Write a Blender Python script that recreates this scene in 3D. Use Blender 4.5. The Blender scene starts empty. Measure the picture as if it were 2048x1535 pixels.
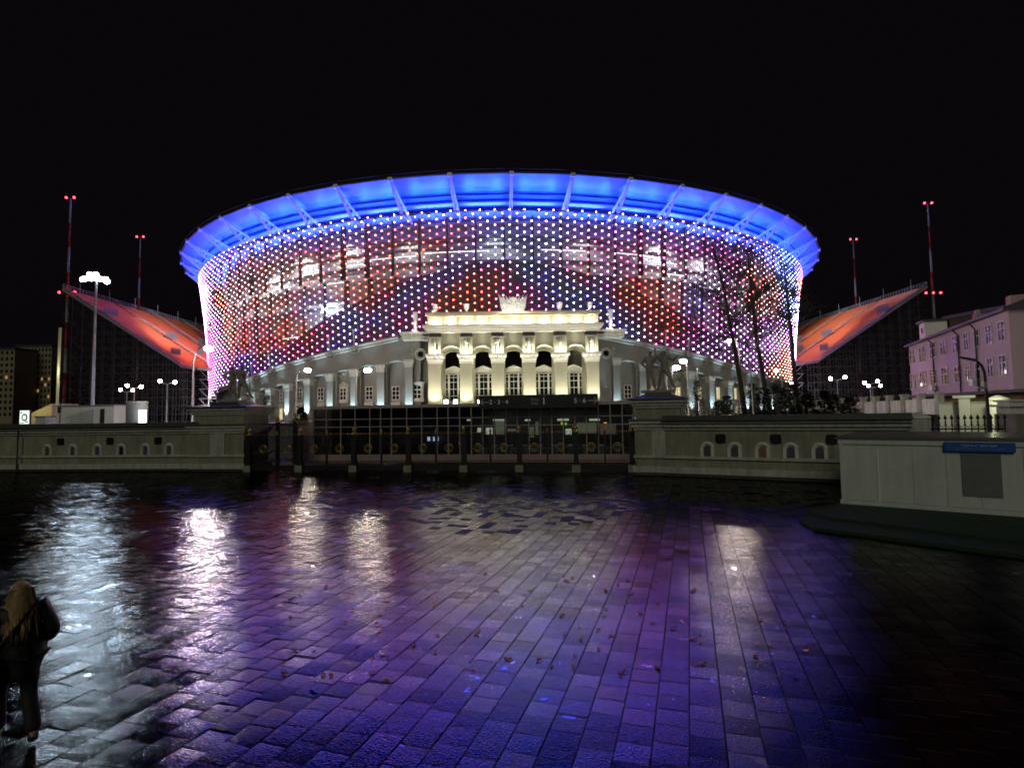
import bpy, math, random
import numpy as np
from mathutils import Vector, Matrix

rnd = random.Random(7)
SC = bpy.context.scene
COL = SC.collection
pi = math.pi

# ---------------------------------------------------------------- camera, sky, added fill light, exposure
FPX, EYE = 1100.0, 3.4
PITCH, ROLL = math.atan(63.5 / FPX), 0.014
FW = Vector((0, math.cos(PITCH), math.sin(PITCH)))
U0 = Vector((0, -math.sin(PITCH), math.cos(PITCH)))
XV = Vector((1, 0, 0))
RT = XV * math.cos(ROLL) - U0 * math.sin(ROLL)
UP = U0 * math.cos(ROLL) + XV * math.sin(ROLL)
CAM = Vector((0, 0, EYE))
cd = bpy.data.cameras.new('camera'); cam = bpy.data.objects.new('camera', cd); COL.objects.link(cam)
cam.matrix_world = Matrix(((RT.x, UP.x, -FW.x, CAM.x), (RT.y, UP.y, -FW.y, CAM.y), (RT.z, UP.z, -FW.z, CAM.z), (0, 0, 0, 1)))
cd.sensor_width = 36; cd.lens = 36 * FPX / 2048; cd.clip_start = .1; cd.clip_end = 3000
SC.camera = cam

world = bpy.data.worlds.new('World'); SC.world = world; world.use_nodes = True
wn = world.node_tree; bg = wn.nodes['Background']
sky = wn.nodes.new('ShaderNodeTexSky'); sky.sky_type = 'NISHITA'; sky.sun_disc = False
sky.sun_elevation = math.radians(-3); sky.sun_rotation = math.radians(180)
mixc = wn.nodes.new('ShaderNodeMix'); mixc.data_type = 'RGBA'; mixc.blend_type = 'ADD'; mixc.inputs[0].default_value = 1
sc_ = wn.nodes.new('ShaderNodeMix'); sc_.data_type = 'RGBA'; sc_.blend_type = 'MULTIPLY'; sc_.inputs[0].default_value = 1
sc_.inputs[7].default_value = (.02, .02, .02, 1)
wn.links.new(sky.outputs[0], sc_.inputs[6]); wn.links.new(sc_.outputs[2], mixc.inputs[6])
mixc.inputs[7].default_value = (.034, .024, .034, 1)
wn.links.new(mixc.outputs[2], bg.inputs[0]); bg.inputs[1].default_value = .08

sd = bpy.data.lights.new('plaza_fill_sun', 'SUN'); sd.energy = .36; sd.angle = math.radians(25); sd.color = (1, .98, .8)  # added dim sun standing in for plaza street lamps behind the camera
so = bpy.data.objects.new('plaza_fill_sun', sd); COL.objects.link(so)
so.rotation_euler = Vector((.25, 1, -.55)).to_track_quat('-Z', 'Y').to_euler()

SC.view_settings.view_transform = 'Standard'; SC.view_settings.look = 'None'
SC.view_settings.exposure = 0; SC.view_settings.gamma = 1
SC.render.engine = 'CYCLES'
cy = SC.cycles
cy.use_denoising = True
try:
    cy.denoiser = 'OPENIMAGEDENOISE'; cy.denoising_input_passes = 'RGB_ALBEDO_NORMAL'; cy.denoising_prefilter = 'ACCURATE'
except Exception: pass
cy.use_light_tree = True; cy.max_bounces = 5; cy.diffuse_bounces = 2; cy.glossy_bounces = 3; cy.transparent_max_bounces = 12
cy.transmission_bounces = 3; cy.sample_clamp_indirect = 6; cy.sample_clamp_direct = 0; cy.caustics_reflective = False; cy.caustics_refractive = False
cy.use_adaptive_sampling = False; cy.pixel_filter_type = 'BLACKMAN_HARRIS'; cy.filter_width = 1.75

# ---------------------------------------------------------------- where things stand: sight lines of the survey
def ray(x, y): return FW * FPX + RT * (x - 1024) - UP * (y - 767.5)
def gz(x, y, z=0.0):
    d = ray(x, y); return CAM + d * ((z - EYE) / d.z)
def at(x, y, Y):
    d = ray(x, y); return CAM + d * (Y / d.y)
def on_cyl(x, y, cx, cyy, R):
    d = ray(x, y); a = d.x * d.x + d.y * d.y
    ox, oy = CAM.x - cx, CAM.y - cyy
    b = 2 * (ox * d.x + oy * d.y); c = ox * ox + oy * oy - R * R
    q = max(b * b - 4 * a * c, 0)
    p = CAM + d * ((-b - math.sqrt(q)) / (2 * a))
    return math.atan2(p.x - cx, cyy - p.y), p.z

# ---------------------------------------------------------------- materials
MATS = {}
def mat(name, col, rough=.7, metal=0., emit=None, es=0., var=0., vs=3., bump=0., bs=20., spec=.5, attr=None, coat=0., streak=0.):
    if name in MATS: return MATS[name]
    m = bpy.data.materials.new(name); m.use_nodes = True
    nt = m.node_tree; b = nt.nodes['Principled BSDF']
    b.inputs['Base Color'].default_value = (*col, 1)
    b.inputs['Roughness'].default_value = rough; b.inputs['Metallic'].default_value = metal
    b.inputs['Specular IOR Level'].default_value = spec
    b.inputs['Coat Weight'].default_value = coat
    tc = nt.nodes.new('ShaderNodeTexCoord')
    if var > 0:
        n = nt.nodes.new('ShaderNodeTexNoise'); n.inputs['Scale'].default_value = vs; n.inputs['Detail'].default_value = 6
        n.inputs['Roughness'].default_value = .65
        nt.links.new(tc.outputs['Object'], n.inputs['Vector'])
        r = nt.nodes.new('ShaderNodeMapRange'); r.inputs[1].default_value = .3; r.inputs[2].default_value = .7
        r.inputs[3].default_value = 1 - var; r.inputs[4].default_value = 1 + var
        nt.links.new(n.outputs[0], r.inputs[0])
        x = nt.nodes.new('ShaderNodeMix'); x.data_type = 'RGBA'; x.blend_type = 'MULTIPLY'; x.inputs[0].default_value = 1
        x.inputs[6].default_value = (*col, 1); nt.links.new(r.outputs[0], x.inputs[7])
        nt.links.new(x.outputs[2], b.inputs['Base Color'])
    if streak > 0:
        mp_ = nt.nodes.new('ShaderNodeMapping'); mp_.inputs['Scale'].default_value = (2.2, 2.2, .22); nt.links.new(tc.outputs['Object'], mp_.inputs[0])
        n5 = nt.nodes.new('ShaderNodeTexNoise'); n5.inputs['Scale'].default_value = 1.6; n5.inputs['Detail'].default_value = 7; n5.inputs['Roughness'].default_value = .7; nt.links.new(mp_.outputs[0], n5.inputs['Vector'])
        r5 = nt.nodes.new('ShaderNodeMapRange'); r5.inputs[1].default_value = .42; r5.inputs[2].default_value = .66; r5.inputs[3].default_value = 1; r5.inputs[4].default_value = 1 - streak; nt.links.new(n5.outputs[0], r5.inputs[0])
        x5 = nt.nodes.new('ShaderNodeMix'); x5.data_type = 'RGBA'; x5.blend_type = 'MULTIPLY'; x5.inputs[0].default_value = 1; nt.links.new(x.outputs[2], x5.inputs[6]); nt.links.new(r5.outputs[0], x5.inputs[7]); nt.links.new(x5.outputs[2], b.inputs['Base Color'])
    if bump > 0:
        n2 = nt.nodes.new('ShaderNodeTexNoise'); n2.inputs['Scale'].default_value = bs; n2.inputs['Detail'].default_value = 4
        nt.links.new(tc.outputs['Object'], n2.inputs['Vector'])
        bp = nt.nodes.new('ShaderNodeBump'); bp.inputs['Strength'].default_value = bump; bp.inputs['Distance'].default_value = .02
        nt.links.new(n2.outputs[0], bp.inputs['Height']); nt.links.new(bp.outputs[0], b.inputs['Normal'])
    if emit is not None:
        b.inputs['Emission Color'].default_value = (*emit, 1); b.inputs['Emission Strength'].default_value = es
    if attr:
        a = nt.nodes.new('ShaderNodeVertexColor'); a.layer_name = attr
        nt.links.new(a.outputs[0], b.inputs['Emission Color']); b.inputs['Emission Strength'].default_value = es
    MATS[name] = m
    return m

M_stucco = mat('grey_green_stucco', (.29, .285, .21), .85, streak=.28, var=.2, vs=1.2, bump=.3, bs=30)
M_trim = mat('pale_stucco_trim', (.48, .48, .43), .8, streak=.35, var=.15, vs=2, bump=.2, bs=40)
M_plinth = mat('dark_granite_plinth', (.05, .048, .042), .5, var=.3, vs=4)
M_coping = mat('wet_metal_coping', (.10, .105, .10), .35, metal=.4, var=.2)
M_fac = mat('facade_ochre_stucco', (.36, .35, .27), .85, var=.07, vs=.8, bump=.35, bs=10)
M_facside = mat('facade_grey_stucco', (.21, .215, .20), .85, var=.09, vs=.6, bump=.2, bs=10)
M_white = mat('white_plaster', (.72, .71, .66), .7, var=.05, vs=3)
M_whitemetal = mat('white_painted_metal', (.60, .65, .60), .45, streak=.13, var=.06, vs=1.5)
M_dark = mat('black_iron', (.012, .011, .010), .45, metal=.3)
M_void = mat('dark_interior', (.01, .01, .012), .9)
M_gold = mat('gilded_metal', (.45, .32, .08), .42, metal=1.)
M_glassdark = mat('dark_window_glass', (.012, .013, .018), .06, spec=.8)
M_glasspane = mat('tinted_curtain_glass', (.010, .010, .016), .04, spec=.9)
M_alu = mat('grey_aluminium', (.35, .34, .36), .4, metal=.6)
M_soffit = mat('canopy_soffit_panel', (.12, .29, .62), .42, metal=.25, var=.05, vs=.15)  # pale panels coloured blue: floodlight blue put into the base colour
M_steel = mat('galvanised_steel', (.42, .43, .44), .45, metal=.3, var=.1)
M_steeldark = mat('dark_painted_steel', (.035, .03, .035), .5, var=.2)
M_screen = mat('dark_facade_mesh', (.045, .035, .04), .5, var=.2)
M_conc = mat('smooth_light_concrete', (.42, .41, .40), .6, var=.15, vs=.2)
M_seat = mat('orange_plastic_seat', (.62, .15, .05), .5, var=.1, vs=.4)
M_red = mat('red_mast_paint', (.22, .015, .01), .5)
M_wmast = mat('white_mast_paint', (.28, .28, .27), .5)
M_redlamp = mat('red_obstruction_lamp', (.3, .01, .01), .4, emit=(1, .03, .05), es=14)
M_bark = mat('dark_tree_bark', (.06, .05, .042), .9, var=.3, vs=6)
M_needle = mat('spruce_needles', (.035, .055, .03), .8, var=.5, vs=5)
M_bush = mat('evergreen_shrub_leaves', (.035, .045, .03), .8, var=.5, vs=4)
M_bronze = mat('grey_cast_statue', (.27, .25, .22), .5, metal=.1, var=.2, vs=8)
M_asph = mat('wet_asphalt', (.035, .034, .036), .25, var=.3, vs=.6, bump=.4, bs=60)
M_terr = mat('damp_terrace_paving', (.10, .095, .10), .4, var=.25, vs=.3, bump=.3, bs=12)
M_base = mat('wet_joint_sand', (.012, .011, .010), .9, bump=.5, bs=200)
M_green = mat('green_wet_carpet', (.010, .036, .012), .9, var=.35, vs=8, bump=.5, bs=150)
M_bluesign = mat('blue_sign_face', (.01, .035, .13), .5, emit=(.01, .06, .25), es=.08)
M_roofdark = mat('dark_metal_roof', (.03, .03, .033), .5, var=.2)
M_pink = mat('pink_white_render', (.50, .38, .40), .8, var=.06, vs=.5, bump=.1, bs=5)
M_brown = mat('brown_yellow_render', (.20, .13, .05), .85, var=.15, vs=.6)
M_brick = mat('pale_pink_brick', (.38, .27, .24), .85, var=.2, vs=9, bump=.5, bs=12)
M_skin = mat('skin', (.45, .28, .2), .55)
M_hair = mat('long_fair_hair', (.30, .20, .09), .5, var=.35, vs=25)
M_coat = mat('dark_padded_coat', (.018, .016, .016), .6, var=.4, vs=6, bump=.5, bs=12)
M_trouser = mat('black_trousers', (.012, .012, .016), .8)
M_block = mat('far_apartment_render', (.26, .22, .14), .9, var=.12, vs=.1)
def emi(name, col, s): return mat(name, (.05, .05, .05), .5, emit=col, es=s)
E_warmwin = emi('lit_yellow_window', (1, .85, .45), .9)
E_dimwin = emi('dim_orange_window', (1, .6, .2), .35)
E_white = emi('white_display', (.85, 1, .95), 1.6)
E_lamp = emi('warm_street_lamp_glow', (1, .84, .66), 60)
E_lampc = emi('cool_floodlight_glow', (.82, .95, 1), 160)
E_globe = emi('warm_globe_glow', (1, .86, .7), 14)
E_upw = emi('warm_uplight_lens', (1, .9, .6), 6)
E_int = emi('interior_ceiling_panel', (.95, 1, .7), .8)
E_led = mat('led_point', (.02, .02, .02), .5, attr='glow', es=1.0)

# ---------------------------------------------------------------- mesh builder
class MB:
    def __init__(s): s.v = []; s.f = []; s.sm = []; s.mi = []
    def add(s, vs, fs, smooth=False, m=0):
        n = len(s.v); s.v += [tuple(p) for p in vs]
        for f in fs: s.f.append(tuple(i + n for i in f)); s.sm.append(smooth); s.mi.append(m)
        return s
    def quad(s, a, b, c, d, m=0): return s.add([a, b, c, d], [(0, 1, 2, 3)], m=m)
    def box(s, c, d, rz=0., m=0, org=None):
        """box centred at c with full sizes d, turned rz about its own centre"""
        cx, cyy, cz = c; hx, hy, hz = d[0] / 2, d[1] / 2, d[2] / 2
        co, si = math.cos(rz), math.sin(rz); vs = []
        for k in (-1, 1):
            for j in (-1, 1):
                for i in (-1, 1):
                    x, y = i * hx, j * hy
                    vs.append((cx + x * co - y * si, cyy + x * si + y * co, cz + k * hz))
        return s.add(vs, [(0, 2, 3, 1), (4, 5, 7, 6), (0, 1, 5, 4), (2, 6, 7, 3), (0, 4, 6, 2), (1, 3, 7, 5)], m=m)
    def bz(s, c0, z0, z1, sx, sy, rz=0., m=0):
        return s.box((c0[0], c0[1], (z0 + z1) / 2), (sx, sy, z1 - z0), rz, m)
    def frust(s, c0, z0, z1, a, b, rz=0., m=0):
        """four-sided frustum, a=(sx,sy) at z0, b at z1"""
        co, si = math.cos(rz), math.sin(rz); vs = []
        for z, q in ((z0, a), (z1, b)):
            for i, j in ((-1, -1), (1, -1), (1, 1), (-1, 1)):
                x, y = i * q[0] / 2, j * q[1] / 2
                vs.append((c0[0] + x * co - y * si, c0[1] + x * si + y * co, z))
        return s.add(vs, [(3, 2, 1, 0), (4, 5, 6, 7), (0, 1, 5, 4), (1, 2, 6, 5), (2, 3, 7, 6), (3, 0, 4, 7)], m=m)
    def tube(s, pts, r, n=6, m=0, smooth=True, cap=True):
        pts = [Vector(p) for p in pts]; rr = r if isinstance(r, (list, tuple)) else [r] * len(pts)
        vs = []; fs = []
        for i, p in enumerate(pts):
            a = pts[max(i - 1, 0)]; b = pts[min(i + 1, len(pts) - 1)]
            t = (b - a)
            t = t.normalized() if t.length > 1e-9 else Vector((0, 0, 1))
            ref = Vector((0, 0, 1)) if abs(t.z) < .9 else Vector((1, 0, 0))
            u = t.cross(ref).normalized(); w = t.cross(u)
            for k in range(n):
                an = 2 * pi * k / n
                vs.append(p + (u * math.cos(an) + w * math.sin(an)) * rr[i])
        for i in range(len(pts) - 1):
            for k in range(n):
                a = i * n + k; b = i * n + (k + 1) % n
                fs.append((a, b, b + n, a + n))
        if cap:
            fs.append(tuple(range(n))); fs.append(tuple(range(len(vs) - 1, len(vs) - n - 1, -1)))
        return s.add(vs, fs, smooth, m)
    def bar(s, a, b, w, h=None, m=0):
        """square bar between two points"""
        return s.tube([a, b], (w if h is None else (w + h) / 2) * .707, 4, m, False)
    def lathe(s, c, prof, n=16, m=0, smooth=True):
        vs = []; fs = []
        for (r, z) in prof:
            for k in range(n):
                an = 2 * pi * k / n; vs.append((c[0] + r * math.cos(an), c[1] + r * math.sin(an), c[2] + z))
        for i in range(len(prof) - 1):
            for k in range(n):
                a = i * n + k; b = i * n + (k + 1) % n; fs.append((a, b, b + n, a + n))
        fs.append(tuple(range(n - 1, -1, -1))); fs.append(tuple(len(vs) - n + k for k in range(n)))
        return s.add(vs, fs, smooth, m)
    def ball(s, c, r, n=8, m=0):
        rx = r if isinstance(r, (tuple, list)) else (r, r, r)
        k = n // 2 + 1; vs = []; fs = []
        for i in range(k + 1):
            ph = pi * i / k
            for j in range(n):
                th = 2 * pi * j / n
                vs.append((c[0] + rx[0] * math.sin(ph) * math.cos(th), c[1] + rx[1] * math.sin(ph) * math.sin(th), c[2] - rx[2] * math.cos(ph)))
        for i in range(k):
            for j in range(n):
                a = i * n + j; b = i * n + (j + 1) % n; fs.append((a, b, b + n, a + n))
        return s.add(vs, fs, True, m)
    def prism(s, poly, h0, h1, m=0):
        """vertical extrusion of an xy polygon"""
        n = len(poly); vs = [(p[0], p[1], h0) for p in poly] + [(p[0], p[1], h1) for p in poly]
        fs = [tuple(range(n - 1, -1, -1)), tuple(range(n, 2 * n))] + [(i, (i + 1) % n, (i + 1) % n + n, i + n) for i in range(n)]
        return s.add(vs, fs, m=m)
    def mesh(s, name, mats):
        me = bpy.data.meshes.new(name); me.from_pydata(s.v, [], s.f)
        me.polygons.foreach_set('use_smooth', s.sm)
        for q in (mats if isinstance(mats, (list, tuple)) else [mats]): me.materials.append(q)
        if any(s.mi): me.polygons.foreach_set('material_index', s.mi)
        me.update(); return me
    def build(s, name, mats, parent=None, kind=None):
        return link(name, s.mesh(name, mats), parent, kind)
def link(name, data, parent=None, kind=None):
    o = bpy.data.objects.new(name, data); COL.objects.link(o)
    if parent is not None:
        o.parent = parent; o.matrix_parent_inverse = parent.matrix_basis.inverted()
    if kind: o['kind'] = kind
    return o
def tag(o, label, cat, group=None):
    o['label'] = label; o['category'] = cat; o['kind'] = 'thing'
    if group: o['group'] = group
    return o
def thing(name, loc, label, cat, group=None, rz=0.):
    o = bpy.data.objects.new(name, None); COL.objects.link(o); o.location = loc; o.rotation_euler = (0, 0, rz)
    o.empty_display_size = .3
    return tag(o, label, cat, group)
def copytree(o, loc, rz=0., label=None, scale=None):
    c = o.copy(); COL.objects.link(c); c.location = loc; c.rotation_euler = (0, 0, rz)
    if scale: c.scale = scale
    if label: c['label'] = label
    def kids(a, b):
        for ch in list(a.children):
            d = ch.copy(); COL.objects.link(d); d.parent = b; kids(ch, d)
    kids(o, c); return c
def lamp(kind, name, loc, energy, col, size=.2, aim=None, parent=None, spot=None, sy=None):
    l = bpy.data.lights.new(name, kind); l.energy = energy; l.color = col
    if kind == 'AREA':
        l.size = size
        if sy: l.shape = 'RECTANGLE'; l.size_y = sy
    else: l.shadow_soft_size = size
    if kind == 'SPOT' and spot: l.spot_size = spot; l.spot_blend = .6
    o = link(name, l, parent); o.location = loc
    if parent is not None: o.matrix_parent_inverse = parent.matrix_basis.inverted()
    if aim is not None: o.rotation_euler = (Vector(aim) - Vector(loc)).to_track_quat('-Z', 'Y').to_euler()
    return o

# ================================================================ THE GROUND
g = MB()
g.quad((-160, -40, -.03), (160, -40, -.03), (160, 41.5, -.03), (-160, 41.5, -.03))
g.build('plaza_ground', M_base, kind='structure')
g = MB(); g.quad((-160, 41.5, -.012), (160, 41.5, -.012), (160, 49, -.012), (-160, 49, -.012))
g.build('yard_ground', M_asph, kind='structure')
g = MB(); g.quad((-900, 49, 3.0), (900, 49, 3.0), (900, 1500, 3.0), (-900, 1500, 3.0)); g.quad((-900, 49, 3.0), (-900, 49, -.1), (900, 49, -.1), (900, 49, 3.0))
g.build('terrace_ground', M_terr, kind='structure')
exec_paving = True

def paver_material():
    m = bpy.data.materials.new('wet_granite_paver'); m.use_nodes = True; nt = m.node_tree; b = nt.nodes['Principled BSDF']
    L = nt.links.new
    tc = nt.nodes.new('ShaderNodeTexCoord'); at_ = nt.nodes.new('ShaderNodeAttribute'); at_.attribute_name = 'tone'
    geo = nt.nodes.new('ShaderNodeNewGeometry')
    n = nt.nodes.new('ShaderNodeTexNoise'); n.inputs['Scale'].default_value = 60; n.inputs['Detail'].default_value = 3
    L(geo.outputs['Position'], n.inputs['Vector'])
    n3 = nt.nodes.new('ShaderNodeTexNoise'); n3.inputs['Scale'].default_value = .55; n3.inputs['Detail'].default_value = 5
    L(geo.outputs['Position'], n3.inputs['Vector'])
    vo = nt.nodes.new('ShaderNodeTexVoronoi'); vo.inputs['Scale'].default_value = 50
    L(geo.outputs['Position'], vo.inputs['Vector'])
    sep = nt.nodes.new('ShaderNodeSeparateColor'); L(at_.outputs['Color'], sep.inputs[0])
    # base colour: tone per paver, fine grain
    mr = nt.nodes.new('ShaderNodeMapRange'); mr.inputs[1].default_value = .3; mr.inputs[2].default_value = .7; mr.inputs[3].default_value = .7; mr.inputs[4].default_value = 1.3
    L(n.outputs[0], mr.inputs[0])
    mu = nt.nodes.new('ShaderNodeMath'); mu.operation = 'MULTIPLY'; L(mr.outputs[0], mu.inputs[0]); L(sep.outputs[0], mu.inputs[1])
    cm = nt.nodes.new('ShaderNodeMix'); cm.data_type = 'RGBA'; cm.blend_type = 'MULTIPLY'; cm.inputs[0].default_value = 1
    cm.inputs[6].default_value = (.040, .034, .032, 1); L(mu.outputs[0], cm.inputs[7]); L(cm.outputs[2], b.inputs['Base Color'])
    # roughness: per paver plus damp patches
    r1 = nt.nodes.new('ShaderNodeMapRange'); r1.inputs[1].default_value = .35; r1.inputs[2].default_value = .65; r1.inputs[3].default_value = -.05; r1.inputs[4].default_value = .06
    L(n3.outputs[0], r1.inputs[0])
    ad = nt.nodes.new('ShaderNodeMath'); ad.operation = 'ADD'; ad.use_clamp = True; L(sep.outputs[1], ad.inputs[0]); L(r1.outputs[0], ad.inputs[1])
    n4 = nt.nodes.new('ShaderNodeTexNoise'); n4.inputs['Scale'].default_value = 4.1; n4.inputs['Detail'].default_value = 3; n4.inputs['Distortion'].default_value = .6
    L(geo.outputs['Position'], n4.inputs['Vector'])
    pm = nt.nodes.new('ShaderNodeMapRange'); pm.inputs[1].default_value = .685; pm.inputs[2].default_value = .705; pm.inputs[3].default_value = 1; pm.inputs[4].default_value = .2
    L(n4.outputs[0], pm.inputs[0]); mp = nt.nodes.new('ShaderNodeMath'); mp.operation = 'MULTIPLY'; L(ad.outputs[0], mp.inputs[0]); L(pm.outputs[0], mp.inputs[1])
    L(mp.outputs[0], b.inputs['Roughness'])
    b.inputs['Specular IOR Level'].default_value = .8
    bp = nt.nodes.new('ShaderNodeBump'); bp.inputs['Strength'].default_value = .5; bp.inputs['Distance'].default_value = .0035
    L(vo.outputs['Distance'], bp.inputs['Height'])
    bp2 = nt.nodes.new('ShaderNodeBump'); L(pm.outputs[0], bp.inputs['Strength']) if 0 else None; bp2.inputs['Strength'].default_value = .55; bp2.inputs['Distance'].default_value = .0035
    L(n.outputs[0], bp2.inputs['Height']); L(bp.outputs[0], bp2.inputs['Normal']); L(bp2.outputs[0], b.inputs['Normal'])
    # thin water film: a clear glossy layer over the matt stone
    gl = nt.nodes.new('ShaderNodeBsdfAnisotropic'); gl.distribution = 'BECKMANN'; gl.inputs['Color'].default_value = (.16, .16, .16, 1)
    L(mp.outputs[0], gl.inputs['Roughness']); L(bp2.outputs[0], gl.inputs['Normal'])
    fr = nt.nodes.new('ShaderNodeFresnel'); fr.inputs['IOR'].default_value = 1.5; L(bp2.outputs[0], fr.inputs['Normal'])
    mxs = nt.nodes.new('ShaderNodeMixShader'); L(fr.outputs[0], mxs.inputs[0]); L(b.outputs[0], mxs.inputs[1]); L(gl.outputs[0], mxs.inputs[2])
    b.inputs['Specular IOR Level'].default_value = 0
    cov = nt.nodes.new('ShaderNodeMapRange'); cov.inputs[1].default_value = .4; cov.inputs[2].default_value = 1.3; cov.inputs[3].default_value = .09; cov.inputs[4].default_value = .22
    L(sep.outputs[0], cov.inputs[0])
    pin = nt.nodes.new('ShaderNodeMapRange'); pin.inputs[1].default_value = .2; pin.inputs[2].default_value = 1; pin.inputs[3].default_value = 2.2; pin.inputs[4].default_value = 1; L(pm.outputs[0], pin.inputs[0])
    cv2 = nt.nodes.new('ShaderNodeMath'); cv2.operation = 'MULTIPLY'; L(cov.outputs[0], cv2.inputs[0]); L(pin.outputs[0], cv2.inputs[1])
    cc_ = nt.nodes.new('ShaderNodeCombineColor'); [L(cv2.outputs[0], cc_.inputs[k_]) for k_ in range(3)]; L(cc_.outputs[0], gl.inputs['Color'])
    for b_, s_ in ((bp, .42), (bp2, .42)):
        q_ = nt.nodes.new('ShaderNodeMath'); q_.operation = 'MULTIPLY'; q_.inputs[1].default_value = s_; L(pm.outputs[0], q_.inputs[0]); L(q_.outputs[0], b_.inputs['Strength'])
    L(mxs.outputs[0], nt.nodes['Material Output'].inputs['Surface'])
    return m
M_paver = paver_material()

def build_paving():
    a0 = gz(1378.5, 1535); A = (gz(1378, 985) - a0); A.z = 0; A.normalize(); N = Vector((A.y, -A.x, 0))
    W, Lp = .3615, .3435
    G = 4                                            # top grid
    rs = np.random.RandomState(3)
    lx, ly = (W - .015), (Lp - .015)
    uu = np.array([-.5, -.36, .36, .5]); 
    us, ws = np.meshgrid(uu, uu, indexing='ij')
    us = us.ravel(); ws = ws.ravel()
    edge = np.maximum(np.abs(us), np.abs(ws)) > .49
    sag = np.where(edge, 0.0, 0.0)
    ring = [0, 4, 8, 12, 13, 14, 15, 11, 7, 3, 2, 1]
    faces = []
    for i in range(3):
        for j in range(3):
            a = i * 4 + j; faces.append((a, a + 1, a + 5, a + 4))
    for k in range(12):
        faces.append((16 + k, 16 + (k + 1) % 12, 28 + (k + 1) % 12, 28 + k))
    # orientation: make the top face point up
    cells = []
    for col in range(-150, 110):
        off = rs.rand() * Lp
        # running bond with drift
        for row in range(-16, 112):
            s = row * Lp + (col % 2) * Lp * .5 + off * .35
            c = a0 + N * ((col + .5) * W) + A * s
            if c.y < 3.2 or c.y > 40.5: continue
            px = 1024 + FPX * ((c - CAM).dot(RT)) / max((c - CAM).dot(FW), .1)
            if px < -260 or px > 2300: continue
            cells.append((c.x, c.y, col, row))
    cells = np.array(cells)
    n = len(cells)
    d = cells[:, 1]
    inview = np.zeros(n, bool)
    for i in range(n):
        v = Vector((cells[i, 0], cells[i, 1], 0)) - CAM; z = v.dot(FW)
        px = 1024 + FPX * v.dot(RT) / z; py = 767.5 - FPX * v.dot(UP) / z
        inview[i] = -10 < px < 2058 and py < 1545
    order = np.argsort(np.where(inview, d, 1e3)); near = set(order[:298].tolist())
    tone = .7 + .6 * rs.rand(n); rough = .15 + .07 * rs.rand(n)
    tx = (rs.rand(n) - .5) * .030; ty = (rs.rand(n) - .5) * .034
    dz = (rs.rand(n) - .5) * .0045
    # a scatter of replaced darker, duller pavers near the gate
    q = gz(1000, 1012)
    for i in range(n):
        dx, dy = cells[i, 0] - q.x, cells[i, 1] - q.y
        if (abs(dx / 7) + abs(dy / 5.5)) < 1 and rs.rand() < .33: tone[i] *= .35; rough[i] = .62
        elif (dx / 14) ** 2 + ((dy - 2) / 5) ** 2 < 1 and rs.rand() < .13: tone[i] *= .4; rough[i] = .6
        if rs.rand() < .03: rough[i] += .08
    left = np.clip((-cells[:, 0] / cells[:, 1] - .15) * 3, 0, 1)        # pavers towards the left corner have settled more
    tx *= 1 + .6 * left; ty *= 1 + .9 * left; dz *= 1 + 1.5 * left
    Ax, Ay = A.x, A.y
    fN = np.array(faces)
    def verts_for(idx):
        m = len(idx)
        x = us[None, :] * lx; y = ws[None, :] * ly
        curve = (.0016 + .0035 * left[idx])[:, None] * (1 - 4 * us[None, :] ** 2) * (1 - 4 * ws[None, :] ** 2) * 0 \
            - (.0016 + .0035 * left[idx])[:, None] * ((2 * us[None, :]) ** 2 + (2 * ws[None, :]) ** 2) * .5
        z = sag[None, :] + curve + tx[idx][:, None] * x + ty[idx][:, None] * y + dz[idx][:, None]
        x = np.repeat(x, m, 0); y = np.repeat(y, m, 0)
        xs = np.concatenate([x, x[:, ring], x[:, ring]], 1); ys = np.concatenate([y, y[:, ring], y[:, ring]], 1)
        zs = np.concatenate([z, z[:, ring], z[:, ring] * 0 - .028], 1)
        wx = cells[idx, 0][:, None] + xs * Ay + ys * Ax
        wy = cells[idx, 1][:, None] - xs * Ax + ys * Ay
        return wx, wy, zs
    plaza = MB(); plaza.box((0, 18, -.075), (100, 50, .05))
    root = plaza.build('plaza_pavement', M_base, kind='structure')
    rest = np.array([i for i in range(n) if i not in near])
    wx, wy, zs = verts_for(rest)
    V = np.stack([wx, wy, zs], -1).reshape(-1, 3)
    Fc = (fN[None] + 40 * np.arange(len(rest))[:, None, None]).reshape(-1, 4)
    me = bpy.data.meshes.new('far_pavers'); me.vertices.add(len(V)); me.vertices.foreach_set('co', V.ravel())
    me.loops.add(Fc.size); me.loops.foreach_set('vertex_index', Fc.ravel().astype(np.int32))
    me.polygons.add(len(Fc)); me.polygons.foreach_set('loop_start', (np.arange(len(Fc)) * 4).astype(np.int32))
    try: me.polygons.foreach_set('loop_total', np.full(len(Fc), 4, np.int32))
    except Exception: pass
    me.polygons.foreach_set('use_smooth', np.tile(np.array([True] * 9 + [False] * 12), len(rest)))
    me.update(calc_edges=True)
    ca = me.color_attributes.new('tone', 'FLOAT_COLOR', 'POINT')
    cc = np.zeros((len(V), 4), np.float32); cc[:, 0] = np.repeat(tone[rest], 40); cc[:, 1] = np.repeat(rough[rest], 40); cc[:, 3] = 1
    ca.data.foreach_set('color', cc.ravel()); me.materials.append(M_paver)
    o = link('far_pavers', me, root, 'stuff')
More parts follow.
